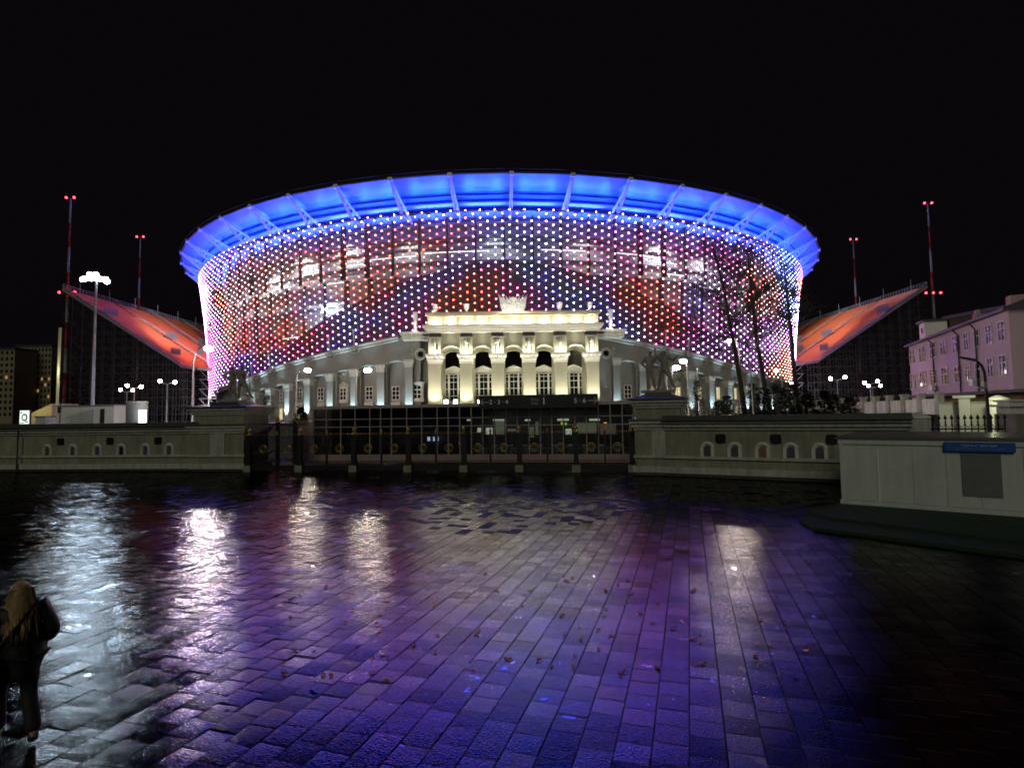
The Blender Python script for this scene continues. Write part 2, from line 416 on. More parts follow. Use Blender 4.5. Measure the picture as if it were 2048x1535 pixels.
    for i in sorted(near):
        wx, wy, zs = verts_for(np.array([i]))
        me = bpy.data.meshes.new('paver')
        ox, oy = cells[i, 0], cells[i, 1]
        me.from_pydata(list(zip((wx[0] - ox).tolist(), (wy[0] - oy).tolist(), zs[0].tolist())), [], faces)
        me.polygons.foreach_set('use_smooth', [True] * 9 + [False] * 12)
        ca = me.color_attributes.new('tone', 'FLOAT_COLOR', 'POINT')
        ca.data.foreach_set('color', np.tile(np.array([tone[i], rough[i], 0, 1], np.float32), 40))
        me.materials.append(M_paver)
        p = link('paver', me, root); p.location = (ox, oy, 0)
build_paving()

# ================================================================ THE STADIUM BOWL
BX, BY = -2.7, 191.0
def bp(th, r, z): return Vector((BX + r * math.sin(th), BY - r * math.cos(th), z))
ZT, ZB = 40.95, 9.5
def rad(z): return 89.5 + (92.5 - 89.5) * (z - ZB) / (ZT - ZB) - .5 * math.sin(pi * max(0, min(1, (z - ZB) / (ZT - ZB))))
bowl = thing('stadium_bowl', (BX, BY, 3), 'huge round stadium bowl glowing with coloured LED points under a blue lit canopy', 'stadium')
NB = 56; DT = 2 * pi / NB; T0 = math.radians(1.86)
bays = range(-11, 11)
# soffit, one straight bay at a time
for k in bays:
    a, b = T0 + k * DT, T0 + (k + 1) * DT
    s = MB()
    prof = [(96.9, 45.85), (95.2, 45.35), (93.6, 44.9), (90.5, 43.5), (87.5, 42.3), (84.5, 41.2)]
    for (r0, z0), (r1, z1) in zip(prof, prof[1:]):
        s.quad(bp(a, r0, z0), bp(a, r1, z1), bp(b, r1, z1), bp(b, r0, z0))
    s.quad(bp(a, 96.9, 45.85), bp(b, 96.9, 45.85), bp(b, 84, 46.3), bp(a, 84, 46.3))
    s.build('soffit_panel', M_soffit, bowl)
s = MB()
for k in bays:
    a, b = T0 + k * DT, T0 + (k + 1) * DT
    for (r, z, w) in ((92.3, 44.0, .32), (90.9, 43.35, .42), (88.9, 42.5, .5), (86.2, 41.5, .5)):
        s.tube([bp(a, r, z), bp(b, r, z)], w * .62, 6)
s.build('ring_purlin', mat('dark_blue_purlin_paint', (.02, .03, .09), .5), bowl)
s = MB()
for k in bays:
    a, b = T0 + k * DT, T0 + (k + 1) * DT
    s.quad(bp(a, 97.15, 45.75), bp(b, 97.15, 45.75), bp(b, 97.15, 46.0), bp(a, 97.15, 46.0))
    s.quad(bp(a, 97.15, 46.0), bp(b, 97.15, 46.0), bp(b, 95.4, 46.2), bp(a, 95.4, 46.2))
    s.quad(bp(a, 97.15, 45.75), bp(b, 97.15, 45.75), bp(b, 95.8, 45.95), bp(a, 95.8, 45.95))
    s.tube([bp(a, 97.40, 46.45), bp(b, 97.40, 46.45)], .07, 4)
s.build('roof_edge', M_steeldark, bowl)
for k in range(-11, 12):
    t = T0 + k * DT
    s = MB()
    A_, B_, C_, D_ = bp(t, 96.6, 45.35), bp(t, 91.6, 41.2), bp(t, 90.9, 43.1), bp(t, 86.5, 41.3)
    s.tube([A_, B_], .3, 4, smooth=False); s.tube([A_, C_, D_], .26, 4, smooth=False); s.tube([B_, C_], .13, 4); s.tube([B_, D_], .16, 4)
    for u in (.35, .62, .84):
        s.tube([A_.lerp(B_, u), A_.lerp(C_, u + .08)], .14, 4)
        s.tube([A_.lerp(B_, u), A_.lerp(C_, u - .16)], .09, 4)
    s.box(bp(t, 96.9, 45.7), (.8, .8, .7), t)
    s.build('roof_truss', mat('pale_truss_paint', (.62, .70, .80), .4), bowl)
for k in bays:                                          # blue floodlights standing on the head of the screen
    t = T0 + (k + .5) * DT
    for q in (-.3, 0, .3):
        hs = MB(); hs.box(bp(t + q * DT, 92.0, 41.0), (.9, .35, .3), t); hs.build('blue_floodlight', M_steeldark, bowl)
    for q in (-.24, .24): lamp('AREA', 'blue_floodlight_beam', bp(t + q * DT, 93.0, 42.3), 330, (.010, .065, 1), .8, aim=bp(t + q * DT, 93.3, 46), parent=bowl, sy=.5)
    lamp('AREA', 'blue_floodlight_beam', bp(t, 91.8, 41.35), 1200, (.008, .055, 1), 7.5, aim=bp(t, 92.8, 46), parent=bowl, sy=.5)
    lamp('AREA', 'blue_wash_beam', bp(t, 88.2, 40.4), 1300, (.12, .2, 1), 7.5, aim=bp(t, 89.0, 46), parent=bowl, sy=.5)

# inner drum with gallery bands
def ringwall(mb, r0, z0, r1, z1, t0=-1.3, t1=1.3, n=90, m=0):
    for i in range(n):
        a = t0 + (t1 - t0) * i / n; b = t0 + (t1 - t0) * (i + 1) / n
        mb.quad(bp(a, r0, z0), bp(b, r0, z0), bp(b, r1, z1), bp(a, r1, z1), m)
s = MB(); ringwall(s, 85.2, 3, 85.2, 41.5); s.build('inner_wall', M_conc, bowl)
s = MB()
for z, w, dp in ((38.6, 1.1, 1.6), (36.6, .5, 1.3), (33.9, .6, 1.0), (31.0, .8, 1.8), (26.5, .7, 1.8), (21.5, .7, 1.8), (16.5, .7, 1.8)):
    ringwall(s, 85.2 + dp, z - w / 2, 85.2 + dp, z + w / 2); ringwall(s, 85.2, z - w / 2, 85.2 + dp, z - w / 2); ringwall(s, 85.2 + dp, z + w / 2, 85.2, z + w / 2)
s.build('gallery_band', M_conc, bowl)
# handrail of the gallery and lattice truss behind the mesh
s = MB()
for i in range(110):
    a = -1.1 + 2.2 * i / 110; b = -1.1 + 2.2 * (i + 1) / 110
    s.bar(bp(a, 87.6, 37.2), bp(b, 87.6, 37.2), .08); s.bar(bp(a, 87.6, 38.0), bp(b, 87.6, 38.0), .08)
    s.bar(bp(a, 87.6, 37.2), bp(b, 87.6, 38.0), .07)
    s.bar(bp(a, 87.4, 32.4), bp(b, 87.4, 32.4), .08)
s.build('gallery_rail', M_steel, bowl, 'stuff')
# cladding behind the lower mesh
def zclad(t):
    d = abs(t - .02); return 32.3 - 14.3 * min(1, (d / .55)) ** 1.55 if d < .55 else 18.0 - (d - .55) * 3
s = MB()
n = 120
for i in range(n):
    a = -1.25 + 2.5 * i / n; b = -1.25 + 2.5 * (i + 1) / n
    za, zb = zclad(a), zclad(b)
    s.quad(bp(a, rad(8) - 1.1, 8), bp(b, rad(8) - 1.1, 8), bp(b, rad(zb) - 1.1, zb), bp(a, rad(za) - 1.1, za))
s.build('lower_cladding', mat('dark_cladding_panel', (.06, .045, .05), .45, var=.2, vs=.15), bowl)
# upright frames every fourth lamp column
DL = .01452; NL = 84
for k in range(-21, 22):
    t = DL * 4 * k + .018
    s = MB(); w = .95 if abs(abs(k) - 5.5) < .6 or abs(k) == 11 else .38
    pts = [bp(t, rad(z) - .55, z) for z in (9.5, 20, 30, 40.3)]
    for p, q in zip(pts, pts[1:]):
        s.box((p + q) / 2, (w, .5, (q - p).length), t)
    s.build('screen_post', mat('painted_screen_post', (.07, .06, .065), .5), bowl)
# the mesh of thin wires
s = MB(); 
for k in range(-NL, NL + 1):
    t = DL * k
    s.bar(bp(t, rad(ZB), ZB), bp(t, rad(25) , 25), .05); s.bar(bp(t, rad(25), 25), bp(t, rad(ZT), ZT), .05)
for r in range(0, 48):
    z = ZT - .667 * r
    if r % 2 == 0:
        for i in range(70):
            a = -1.22 + 2.44 * i / 70; b = -1.22 + 2.44 * (i + 1) / 70
            s.bar(bp(a, rad(z), z), bp(b, rad(z), z), .05 if r else .16)
s.build('screen_wires', M_screen, bowl, 'stuff')
def perforated(name, cover, col):
    m = bpy.data.materials.new(name); m.use_nodes = True; nt = m.node_tree; b = nt.nodes['Principled BSDF']; b.inputs['Base Color'].default_value = (*col, 1); b.inputs['Roughness'].default_value = .6
    out_ = nt.nodes['Material Output']; mx = nt.nodes.new('ShaderNodeMixShader'); tr = nt.nodes.new('ShaderNodeBsdfTransparent'); mx.inputs[0].default_value = cover
    nt.links.new(tr.outputs[0], mx.inputs[1]); nt.links.new(b.outputs[0], mx.inputs[2]); nt.links.new(mx.outputs[0], out_.inputs[0]); return m
s = MB()
for i in range(120):
    a = -1.22 + 2.44 * i / 120; b = -1.22 + 2.44 * (i + 1) / 120
    for z0, z1 in ((ZB, 17), (17, 25), (25, 33), (33, ZT)): s.quad(bp(a, rad(z0) + .02, z0), bp(b, rad(z0) + .02, z0), bp(b, rad(z1) + .02, z1), bp(a, rad(z1) + .02, z1))
s.build('perforated_mesh', perforated('perforated_metal_mesh', .26, (.26, .25, .26)), bowl)
# LED points with the waving colour picture they show
PAL = dict(O=(1.0, .11, .05, 1.3), P=(1.0, .12, .40, 1.4), W=(.78, .33, 1.0, 1.7), B=(.26, .22, 1.0, 1.6), C=(.36, .46, 1.0, 1.8), Y=(1.0, .38, .26, 1.4))
CP = """800 440 W|900 430 W|1024 425 W|1150 430 W|1250 440 W|700 460 W|1350 450 W|800 480 O|830 500 O|860 520 O|818 465 O|917 465 O|870 490 O|960 450 W|1080 450 W|1000 485 C|1060 490 C|1100 480 C|970 505 B
1200 455 W|1320 460 W|1200 495 P|1270 500 P|800 590 B|840 570 B|880 550 B|915 530 B|940 560 O|990 560 O|900 590 O|950 600 O|1010 570 P|880 600 O|850 610 P|1060 535 C|1090 560 B|1110 580 B|1066 600 P
1130 560 C|1160 590 C|1180 600 B|1165 540 O|1140 530 P|1240 580 O|1270 590 O|1220 625 B|1250 650 B|1280 660 C|1290 640 P|790 640 P|830 640 P|800 665 W|790 520 O|800 550 O|840 540 O|740 570 O|780 570 O|720 600 O
640 620 B|700 640 B|700 635 C|750 645 B|830 570 B|690 520 O|690 570 O|620 520 O|620 560 O|620 620 B|600 660 O|560 670 O|640 665 P|480 540 Y|520 530 Y|560 530 Y|540 580 Y|430 530 W|470 500 W|540 480 W|620 470 W
395 580 W|400 650 W|410 700 P|430 640 W|440 600 Y|450 660 Y|480 690 O|520 700 O|430 730 W|480 720 B|530 720 B|580 700 P|660 690 B|740 670 P|1220 560 W|1210 600 B|1260 580 O|1300 580 O|1310 610 O|1340 570 Y|1350 600 O|1350 650 O|1300 640 O
1240 660 C|1390 600 B|1400 620 B|1400 650 P|1420 680 W|1450 700 W|1480 650 W|1460 600 P|1440 560 W|1340 500 P|1400 500 P|1380 470 W|1450 480 W|1500 500 W|1450 520 P|1500 530 Y|1520 600 Y|1540 580 Y|1510 570 O|1530 670 W|1550 690 W|1500 720 W|1560 530 C|1580 600 C|1605 570 O|1595 620 C|1590 680 W|1585 730 Y|1560 740 Y|1350 690 P|1380 710 W"""
cps = []
for tok in CP.replace('\n', '|').split('|'):
    x, y, c = tok.split(); th, z = on_cyl(float(x), float(y), BX, BY, 91.3); cps.append((th * 91, z, PAL[c]))
cpa = np.array([[a, b] for a, b, c in cps]); cpc = np.array([c for a, b, c in cps])
V = []; Fs = []; Cc = []
rl = random.Random(5)
for k in range(-NL, NL + 1):
    t = DL * k
    for r in range(0, 48):
        if (r + k) % 2: continue
        z = ZT - .05 - .667 * r
        if z < ZB: continue
        c0 = bp(t, rad(z) + .34, z)
        d = ((cpa - np.array([t * 91, z])) ** 2).sum(1) + .8; w = 1 / d ** 2.2; c = (w[:, None] * cpc).sum(0) / w.sum()
        if rl.random() < .01: continue
        st = c[3] * (24 + 10 * rl.random()); c = c[:3] * st
        nx = Vector((math.sin(t), -math.cos(t), 0)); tx_ = Vector((math.cos(t), math.sin(t), 0)); rr = .12
        n0 = len(V)
        V += [tuple(c0 + nx * .05), tuple(c0 + tx_ * rr), tuple(c0 + Vector((0, 0, rr))), tuple(c0 - tx_ * rr), tuple(c0 - Vector((0, 0, rr))), tuple(c0 - nx * .05)]
        Fs += [(n0, n0 + 1, n0 + 2), (n0, n0 + 2, n0 + 3), (n0, n0 + 3, n0 + 4), (n0, n0 + 4, n0 + 1), (n0 + 5, n0 + 2, n0 + 1), (n0 + 5, n0 + 3, n0 + 2), (n0 + 5, n0 + 4, n0 + 3), (n0 + 5, n0 + 1, n0 + 4)]
        Cc += [(c[0], c[1], c[2], 1)] * 6
me = bpy.data.meshes.new('led_lights'); me.from_pydata(V, [], Fs)
ca = me.color_attributes.new('glow', 'FLOAT_COLOR', 'POINT'); ca.data.foreach_set('color', np.array(Cc, np.float32).ravel())
me.materials.append(E_led); link('led_lights', me, bowl, 'stuff')
for t, z, e in ((-.62, 33, 5200), (-.50, 35, 5200), (-.36, 36, 4200), (.40, 35.5, 4800), (.54, 34, 4200), (.70, 31, 4500), (-.78, 31, 3800), (-.2, 35, 1500), (0, 35.2, 1300), (.2, 35, 1500), (-.46, 24.5, 700), (.58, 18, 1500)):
    lamp('SPOT', 'gallery_lamp', bp(t, 90.0, z + 2), e * .8, (.86, .95, 1), .3, aim=bp(t, 84, z - 3), parent=bowl, spot=1.9)
s = MB()
for t, z in ((-.405, 25.2),):
    s.box(bp(t, 88.4, z), (.9, .3, .8), t)
s.build('gallery_floodlight', E_lampc, bowl)
s = MB()
for t0_, t1_, z in ((-.60, -.53, 31.5), (-.50, -.42, 33.4), (-.38, -.31, 33.9), (-.42, -.35, 30.7), (.36, .44, 34.2), (.40, .47, 31.9), (.27, .36, 35.2), (-.3, -.18, 34.6), (-.16, -.02, 35), (.1, .2, 35.2), (.52, .56, 30), (-.56, -.44, 20.5)):
    s = MB(); s.tube([bp(t0_ + (t1_ - t0_) * i / 4, 87.2, z) for i in range(5)], .09, 4)
    s.build('gallery_tube_light', emi('cool_tube_light', (.85, .95, 1), 2.2), bowl)

# ================================================================ THE HISTORIC FACADE
FX, FY, FR = -2.2, 148.0, 68.0
def fp(th, r, z): return Vector((FX + r * math.sin(th), FY - r * math.cos(th), z))
def fpx(x, y, r=FR): return on_cyl(x, y, FX, FY, r)
fac = thing('stadium_facade', (FX, FY - FR, 3), 'curved old stadium front with lit pilasters and a glowing six pillared portico', 'building')
tab = []
for x, y in ((815, 671), (780, 679), (660, 706), (568, 731), (510, 754), (480, 768)): tab.append(fpx(x, y))
tab = [(-t, z) for t, z in tab] + [(1.12, tab[-1][1] - .7), (1.6, tab[-1][1] - 1.5)]
def ztop(t):
    t = abs(t)
    if t <= tab[0][0]: return tab[0][1]
    for (a, za), (b, zb) in zip(tab, tab[1:]):
        if t <= b: return za + (zb - za) * (t - a) / (b - a)
    return tab[-1][1]
TP = math.asin(12.6 / FR)                             # half angle taken by the portico
# recessed back wall
n = 120
for sg in (-1, 1):
    s = MB()
    for i in range(n):
        a = sg * (TP - .06 + (1.45 - TP) * i / n); b = sg * (TP - .06 + (1.45 - TP) * (i + 1) / n)
        if sg < 0: a, b = b, a
        s.quad(fp(a, FR - .9, 2.5), fp(b, FR - .9, 2.5), fp(b, FR - .9, ztop(b) - .2), fp(a, FR - .9, ztop(a) - .2))
        s.quad(fp(a, FR + .1, ztop(a)), fp(b, FR + .1, ztop(b)), fp(b, FR - 3, ztop(b)), fp(a, FR - 3, ztop(a)))
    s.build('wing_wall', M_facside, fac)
pilL = [763, 710, 662, 617, 577, 541, 510, 484]; pilR = [1283, 1379, 1420, 1457, 1491, 1518, 1541]
capY = {763: 729, 710: 738, 662: 747.5, 617: 757, 577: 767, 541: 776, 510: 784, 484: 792, 1283: 727, 1379: 742, 1420: 752, 1457: 761, 1491: 771, 1518: 780, 1541: 788, 819: 719, 1231: 716, 1332: 734}
pils = [(x, *fpx(x, capY[x], FR + .4)) for x in [819] + pilL + [1231, 1283, 1332] + pilR[1:]]
def pilaster(x, t, zc):
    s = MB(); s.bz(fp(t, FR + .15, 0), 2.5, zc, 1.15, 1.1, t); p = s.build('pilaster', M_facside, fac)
    c = MB(); q = fp(t, FR + .2, 0)
    c.frust(q, zc - 1.0, zc - .35, (1.2, 1.2), (1.5, 1.4), t); c.bz(q, zc - .35, zc, 1.6, 1.5, t); c.bz(q, zc - 1.12, zc - 1.0, 1.35, 1.3, t)
    c.build('capital', M_trim, p)
    hd = MB(); l = fp(t, FR + 1.5, 3.0); hd.lathe(l, [(.16, 0), (.18, .25)], 8); hd.build('ground_uplight', M_steeldark, p)
    lamp('SPOT', 'ground_uplight_beam', fp(t, FR + 1.25, 3.3), 3600 if x < 1000 else (2600 if x != 1332 else 0), (.62, .88, 1), .12, aim=fp(t, FR + .5, zc - 1), parent=fac, spot=.9)
for x, t, zc in pils: pilaster(x, t, zc)
# arcade: spandrels above each blind arch
def arcade(ts):
    ts = sorted(ts)
    for (ta, za), (tb, zb) in zip(ts, ts[1:]):
        hw = .75 / FR; a = ta + hw; b = tb - hw
        if b - a < .015: continue
        sp = MB(); mo = MB(); nn = 14; zs = min(za, zb) - .2; rise = min(1.9, (b - a) * FR * .22)
        prev = None
        for i in range(nn + 1):
            t = a + (b - a) * i / nn; u = 2 * i / nn - 1; z = zs + rise * math.sqrt(max(0, 1 - u * u)) ** 1.0
            cur = (t, z)
            if prev:
                (t0, z0), (t1, z1) = prev, cur
                sp.quad(fp(t0, FR, z0), fp(t1, FR, z1), fp(t1, FR, ztop(t1)), fp(t0, FR, ztop(t0)))
                sp.quad(fp(t0, FR - .9, z0), fp(t1, FR - .9, z1), fp(t1, FR, z1), fp(t0, FR, z0))
                mo.bar(fp(t0, FR + .06, z0 + .12), fp(t1, FR + .06, z1 + .12), .16)
            prev = cur
        sp.build('arch_spandrel', M_facside, fac); mo.build('arch_moulding', M_facside, fac)
    for (t, z) in ts:
        s = MB(); a, b = t - .75 / FR, t + .75 / FR
        s.add([fp(a, FR, 2.5), fp(b, FR, 2.5), fp(b, FR, ztop(b)), fp(a, FR, ztop(a)), fp(a, FR - .9, 2.5), fp(b, FR - .9, 2.5), fp(b, FR - .9, ztop(b)), fp(a, FR - .9, ztop(a))],
              [(0, 1, 2, 3), (4, 0, 3, 7), (1, 5, 6, 2)])
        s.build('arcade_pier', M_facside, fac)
arcade([(t, z) for x, t, z in pils if x < 1000] + [(-1.1, 8.5), (-1.22, 8.2)])
arcade([(t, z) for x, t, z in pils if x > 1000] + [(1.1, 8.5), (1.22, 8.2)])
for sg in (-1, 1):                                    # pieces of wall next to the portico
    tt = [t for x, t, z in pils if t * sg > 0]; e = min(tt, key=abs)
    a, b = sorted((sg * (TP - .02), e)); s = MB()
    s.quad(fp(a, FR, 2.5), fp(b, FR, 2.5), fp(b, FR, ztop(b)), fp(a, FR, ztop(a))); s.build('wing_wall_end', M_facside, fac)
for sg in (-1, 1):
    s = MB(); s2 = MB()
    for i in range(80):
        a = sg * (TP + .03 + (1.25 - TP) * i / 80); b = sg * (TP + .03 + (1.25 - TP) * (i + 1) / 80)
        s.bar(fp(a, FR + .35, ztop(a) + .05), fp(b, FR + .35, ztop(b) + .05), .32)
        s2.bar(fp(a, FR + .15, ztop(a) - .35), fp(b, FR + .15, ztop(b) - .35), .22)
    s.build('cornice', M_trim, fac); s2.build('cornice_ledge', M_trim, fac)
for x, y in ((505, 752), (541, 740), (660, 702), (709, 691), (1330, 693), (1376, 702), (1489, 736), (1518, 748)):  # flag brackets
    t, z = fpx(x, y, FR + .5); z = ztop(t); s = MB()
    p = fp(t, FR + .55, z - .3); s.ball(p, (.32, .32, .42), 8); s.tube([p, fp(t, FR + .9, z + 2.6)], .09, 5)
    s.tube([fp(t - .012, FR + .4, z - .5), fp(t - .008, FR + .5, z - 1.0), fp(t + .008, FR + .5, z - 1.0), fp(t + .012, FR + .4, z - .5)], .07, 4)
    s.build('flag_bracket', M_trim, fac)
# windows
def window(parent, t, zc, w, h, nx, nz, frame, glass, r=FR - .9, fr=.09, deep=.1, margin=0., fm=None):
    q = fp(t, r, 0)
    s = MB(); s.box(fp(t, r + .03, zc), (w, .05, h), t)
    p = s.build('window', glass, parent)
    f = MB()
    for i in range(nx + 1):
        u = (i / nx - .5) * w; o_ = Vector((math.cos(t) * u, math.sin(t) * u, 0)); f.box(fp(t, r + .08, zc) + o_, (fr, deep, h + fr), t)
    for j in range(nz + 1):
        f.box(fp(t, r + .085, zc + (j / nz - .5) * h), (w + fr, deep - .01, fr), t)
    f.build('window_frame', frame, p)
    if margin:
        m_ = MB()
        for sx in (-1, 1):
            o_ = Vector((math.cos(t), math.sin(t), 0)) * (sx * (w / 2 + margin / 2)); m_.box(fp(t, r + .1, zc) + o_, (margin, .3, h + margin), t)
        m_.box(fp(t, r + .13, zc + h / 2 + margin * .7), (w + margin * 2.8, .4, margin * .8), t); m_.box(fp(t, r + .13, zc - h / 2 - margin * .6), (w + margin * 2.4, .4, margin), t)
        m_.build('window_surround', fm or M_trim, p)
for x, y, big, lit in ((529, 794, 1, 0), (561, 791, 0, 0), (600, 788, 0, 0), (642, 788, 0, 0), (687, 787, 2, 0), (739, 786, 0, 0), (792, 786, 0, 0), (839, 784, 1, 0),
                       (1212, 781, 1, 0), (1255, 783, 0, 0), (1308, 784, 0, 2), (1354, 783, 2, 1), (1399, 786, 0, 1), (1436, 786, 0, 1), (1471, 787, 0, 1), (1505, 789, 1, 2)):
    t, z = fpx(x, y, FR - .9 if big < 3 else FR)
    gl = [M_glassdark, E_warmwin, mat('faintly_lit_window', (.03, .03, .03), .2, emit=(1, .85, .5), es=.25)][lit]
    onp = abs(t) < .2
    window(fac, t, z, 1.15, 1.95, 2, 3, M_white, gl, r=FR if onp else FR - .9, margin=.42 if big else 0.)
    if not big:
        s = MB(); s.box(fp(t, (FR if onp else FR - .9) + .1, z - 1.75), (1.5, .25, .8), t); s.build('window_apron', M_trim, fac)
for x, y, lit in ((563, 823, 1), (600, 822, 1), (500, 825, 1), (1407, 818, 1), (1436, 816, 1), (1471, 816, 1)):
    t, z = fpx(x, y, FR - .9); window(fac, t, 4.3, 1.2, 2.0, 2, 2, M_white, E_warmwin, margin=.3)
# aedicule ornaments above the framed windows
for x, y in ((687, 748), (1354, 746)):
    t, z = fpx(x, y, FR - .8); s = MB()
    for i in range(12):
        a, b = 2 * pi * i / 12, 2 * pi * (i + 1) / 12
        s.bar(fp(t + .6 * math.cos(a) / FR, FR - .75, z + .75 * math.sin(a)), fp(t + .6 * math.cos(b) / FR, FR - .75, z + .75 * math.sin(b)), .13)
    s.ball(fp(t, FR - .78, z), (.3, .2, .4), 6)
    s.add([fp(t - 1.1 / FR, FR - .8, z - 2.3), fp(t + 1.1 / FR, FR - .8, z - 2.3), fp(t + .7 / FR, FR - .8, z - 1.6), fp(t, FR - .8, z - 1.1), fp(t - .7 / FR, FR - .8, z - 1.6)], [(0, 1, 2, 3, 4)])
    s.build('relief_ornament', M_trim, fac)
for x, y in ((841, 708), (1212, 706)):
    t, z = fpx(x, y, FR); s = MB()
    for i in range(20):
        a, b = 2 * pi * i / 20, 2 * pi * (i + 1) / 20
        for r, w in ((.78, .16), (.55, .08)):
            s.bar(fp(t + r * math.cos(a) / FR, FR + .08, z + r * math.sin(a)), fp(t + r * math.cos(b) / FR, FR + .08, z + r * math.sin(b)), w)
    sg = -1 if x < 1000 else 1
    for dz in (-.8, 0, .8): s.bar(fp(t + sg * .95 / FR, FR + .06, z + dz * .5), fp(t + sg * 1.5 / FR, FR + .06, z + dz), .1)
    s.bar(fp(t + sg * 1.15 / FR, FR + .06, z - 1), fp(t + sg * 1.15 / FR, FR + .06, z + 1), .1)
    o = s.build('roundel_scroll', M_trim, fac)
    d = MB(); d.box(fp(t, FR + .03, z), (.75, .06, .75), t + 0); d.build('roundel_pane', M_glassdark, o)
# raised parapet blocks next to the portico
for sg in (-1, 1):
    s = MB(); xx = .26 + sg * 14.0
    s.bz((xx, 80.2), 14.6, 15.35, 4.2, 2.4); s.bz((xx, 80.2), 15.35, 15.7, 4.8, 2.8); s.build('parapet_block', M_trim, fac)

# ---- portico
PXC = .26; PYF = 76.0
por = thing('entrance_portico', (PXC, PYF, 3), 'cream floodlit portico with six square pillars, five arches and a glowing parapet', 'portico')
colx = [PXC + 4.4 * (i - 2.5) for i in range(6)]
for i, cx in enumerate(colx):
    s = MB(); s.bz((cx, PYF + .95), 3, 11.0, 1.72, 1.72); s.bz((cx, PYF + .95), 3, 4.0, 1.95, 1.95)
    c = s.build('pillar', M_fac, por)
    k = MB(); q = (cx, PYF + .95)
    k.bz(q, 10.75, 10.95, 1.85, 1.85); k.frust(q, 10.95, 11.25, (1.8, 1.8), (1.95, 1.95)); k.bz(q, 11.25, 11.38, 2.05, 2.05)
    k.frust(q, 11.38, 11.75, (1.85, 1.85), (2.35, 2.35)); k.bz(q, 11.75, 12.1, 2.45, 2.45)
    for dx in (-.6, 0, .6): k.ball((cx + dx, PYF - .12, 11.55), (.2, .1, .16), 6)
    k.build('capital', M_white, c)
    s = MB(); s.bz((cx, PYF + 1.3), 12.1, 14.35, 1.75, .9)
    s.bz((cx - .78, PYF + .75), 12.1, 14.35, .2, .5); s.bz((cx + .78, PYF + .75), 12.1, 14.35, .2, .5)
    s.bz((cx, PYF + 1.15), 14.35, 14.55, 2.05, 1.3)
    s.build('statue_niche', M_fac, por)
    s = MB(); s.bz((cx, PYF + 1.3), 14.55, 15.15, 1.6, .7); s.build('frieze_block', M_plinth, por)
# front wall with five arches between the pillars
for i in range(5):
    a, b = colx[i] + .86, colx[i + 1] - .86; m_ = (a + b) / 2; w = (b - a) / 2
    s = MB(); mo = MB(); nn = 16; zs = 12.4; prev = None; Yw = PYF + 1.3
    for j in range(nn + 1):
        u = -1 + 2 * j / nn; x = m_ + u * w; z = zs + .85 * math.sqrt(max(0, 1 - u * u * .98))
        if prev:
            x0, z0 = prev
            s.quad((x0, Yw, z0), (x, Yw, z), (x, Yw, 15.15), (x0, Yw, 15.15)); s.quad((x0, Yw + 2.6, z0), (x, Yw + 2.6, z), (x, Yw, z), (x0, Yw, z0))
            mo.bar((x0, Yw - .06, z0 + .08), (x, Yw - .06, z + .08), .16)
        prev = (x, z)
    s.build('arch_wall', M_fac, por); mo.build('arch_moulding', M_white, por)
    # back wall of the bay: opening above a gabled window wall
    Yb = PYF + 3.9; wi = w - .12
    s = MB(); s.quad((a - .9, Yb, 3), (m_ - wi, Yb, 3), (m_ - wi, Yb, 13.4), (a - .9, Yb, 13.4)); s.quad((m_ + wi, Yb, 3), (b + .9, Yb, 3), (b + .9, Yb, 13.4), (m_ + wi, Yb, 13.4))
    prev = None
    for j in range(nn + 1):
        u = -1 + 2 * j / nn; x = m_ + u * wi; z = 12.25 + .65 * math.sqrt(max(0, 1 - u * u))
        if prev: s.quad((prev[0], Yb, prev[1]), (x, Yb, z), (x, Yb, 13.4), (prev[0], Yb, 13.4)); s.quad((prev[0], Yb, prev[1]), (x, Yb, z), (x, Yb + .7, z), (prev[0], Yb + .7, prev[1]))
        prev = (x, z)
    s.quad((m_ - wi, Yb, 3), (m_ - wi, Yb + .7, 3), (m_ - wi, Yb + .7, 12.25), (m_ - wi, Yb, 12.25)); s.quad((m_ + wi, Yb, 3), (m_ + wi, Yb + .7, 3), (m_ + wi, Yb + .7, 12.25), (m_ + wi, Yb, 12.25))
    s.build('bay_wall', M_fac, por)
    s = MB(); s.add([(m_ - wi, Yb + .5, 3), (m_ + wi, Yb + .5, 3), (m_ + wi, Yb + .5, 10.25), (m_, Yb + .5, 10.75), (m_ - wi, Yb + .5, 10.25)], [(0, 1, 2, 3, 4)])
    s.bar((m_ - wi, Yb + .42, 10.25), (m_, Yb + .42, 10.75), .14); s.bar((m_, Yb + .42, 10.75), (m_ + wi, Yb + .42, 10.25), .14)
    s.build('window_wall', M_white, por)
    for (wc, ww, nx) in ((0, 1.15, 2), (-.98, .38, 1), (.98, .38, 1)):
        q = MB(); q.bz((m_ + wc, Yb + .45), 5.6, 9.5, ww, .06); p = q.build('window', M_glassdark, por)
        f = MB()
        for j in range(nx + 1): f.bz((m_ + wc + (j / nx - .5) * ww, Yb + .4), 5.55, 9.55, .05, .08)
        for z in (5.6, 6.4, 7.4, 8.4, 9.1, 9.5): f.bz((m_ + wc, Yb + .395), z - .035, z + .035, ww + .07, .07)
        f.build('window_frame', M_white, p)
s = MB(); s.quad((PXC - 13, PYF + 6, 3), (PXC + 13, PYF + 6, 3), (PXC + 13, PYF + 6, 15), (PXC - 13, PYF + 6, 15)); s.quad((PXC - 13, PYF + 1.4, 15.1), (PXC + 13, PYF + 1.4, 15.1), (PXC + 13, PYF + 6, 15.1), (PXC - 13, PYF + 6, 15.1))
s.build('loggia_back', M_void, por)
s = MB()
for sg in (-1, 1): s.bz((PXC + sg * 11.75, PYF + 3.7), 3, 15.15, .35, 4.6)
s.build('side_wall', M_fac, por)
s = MB()
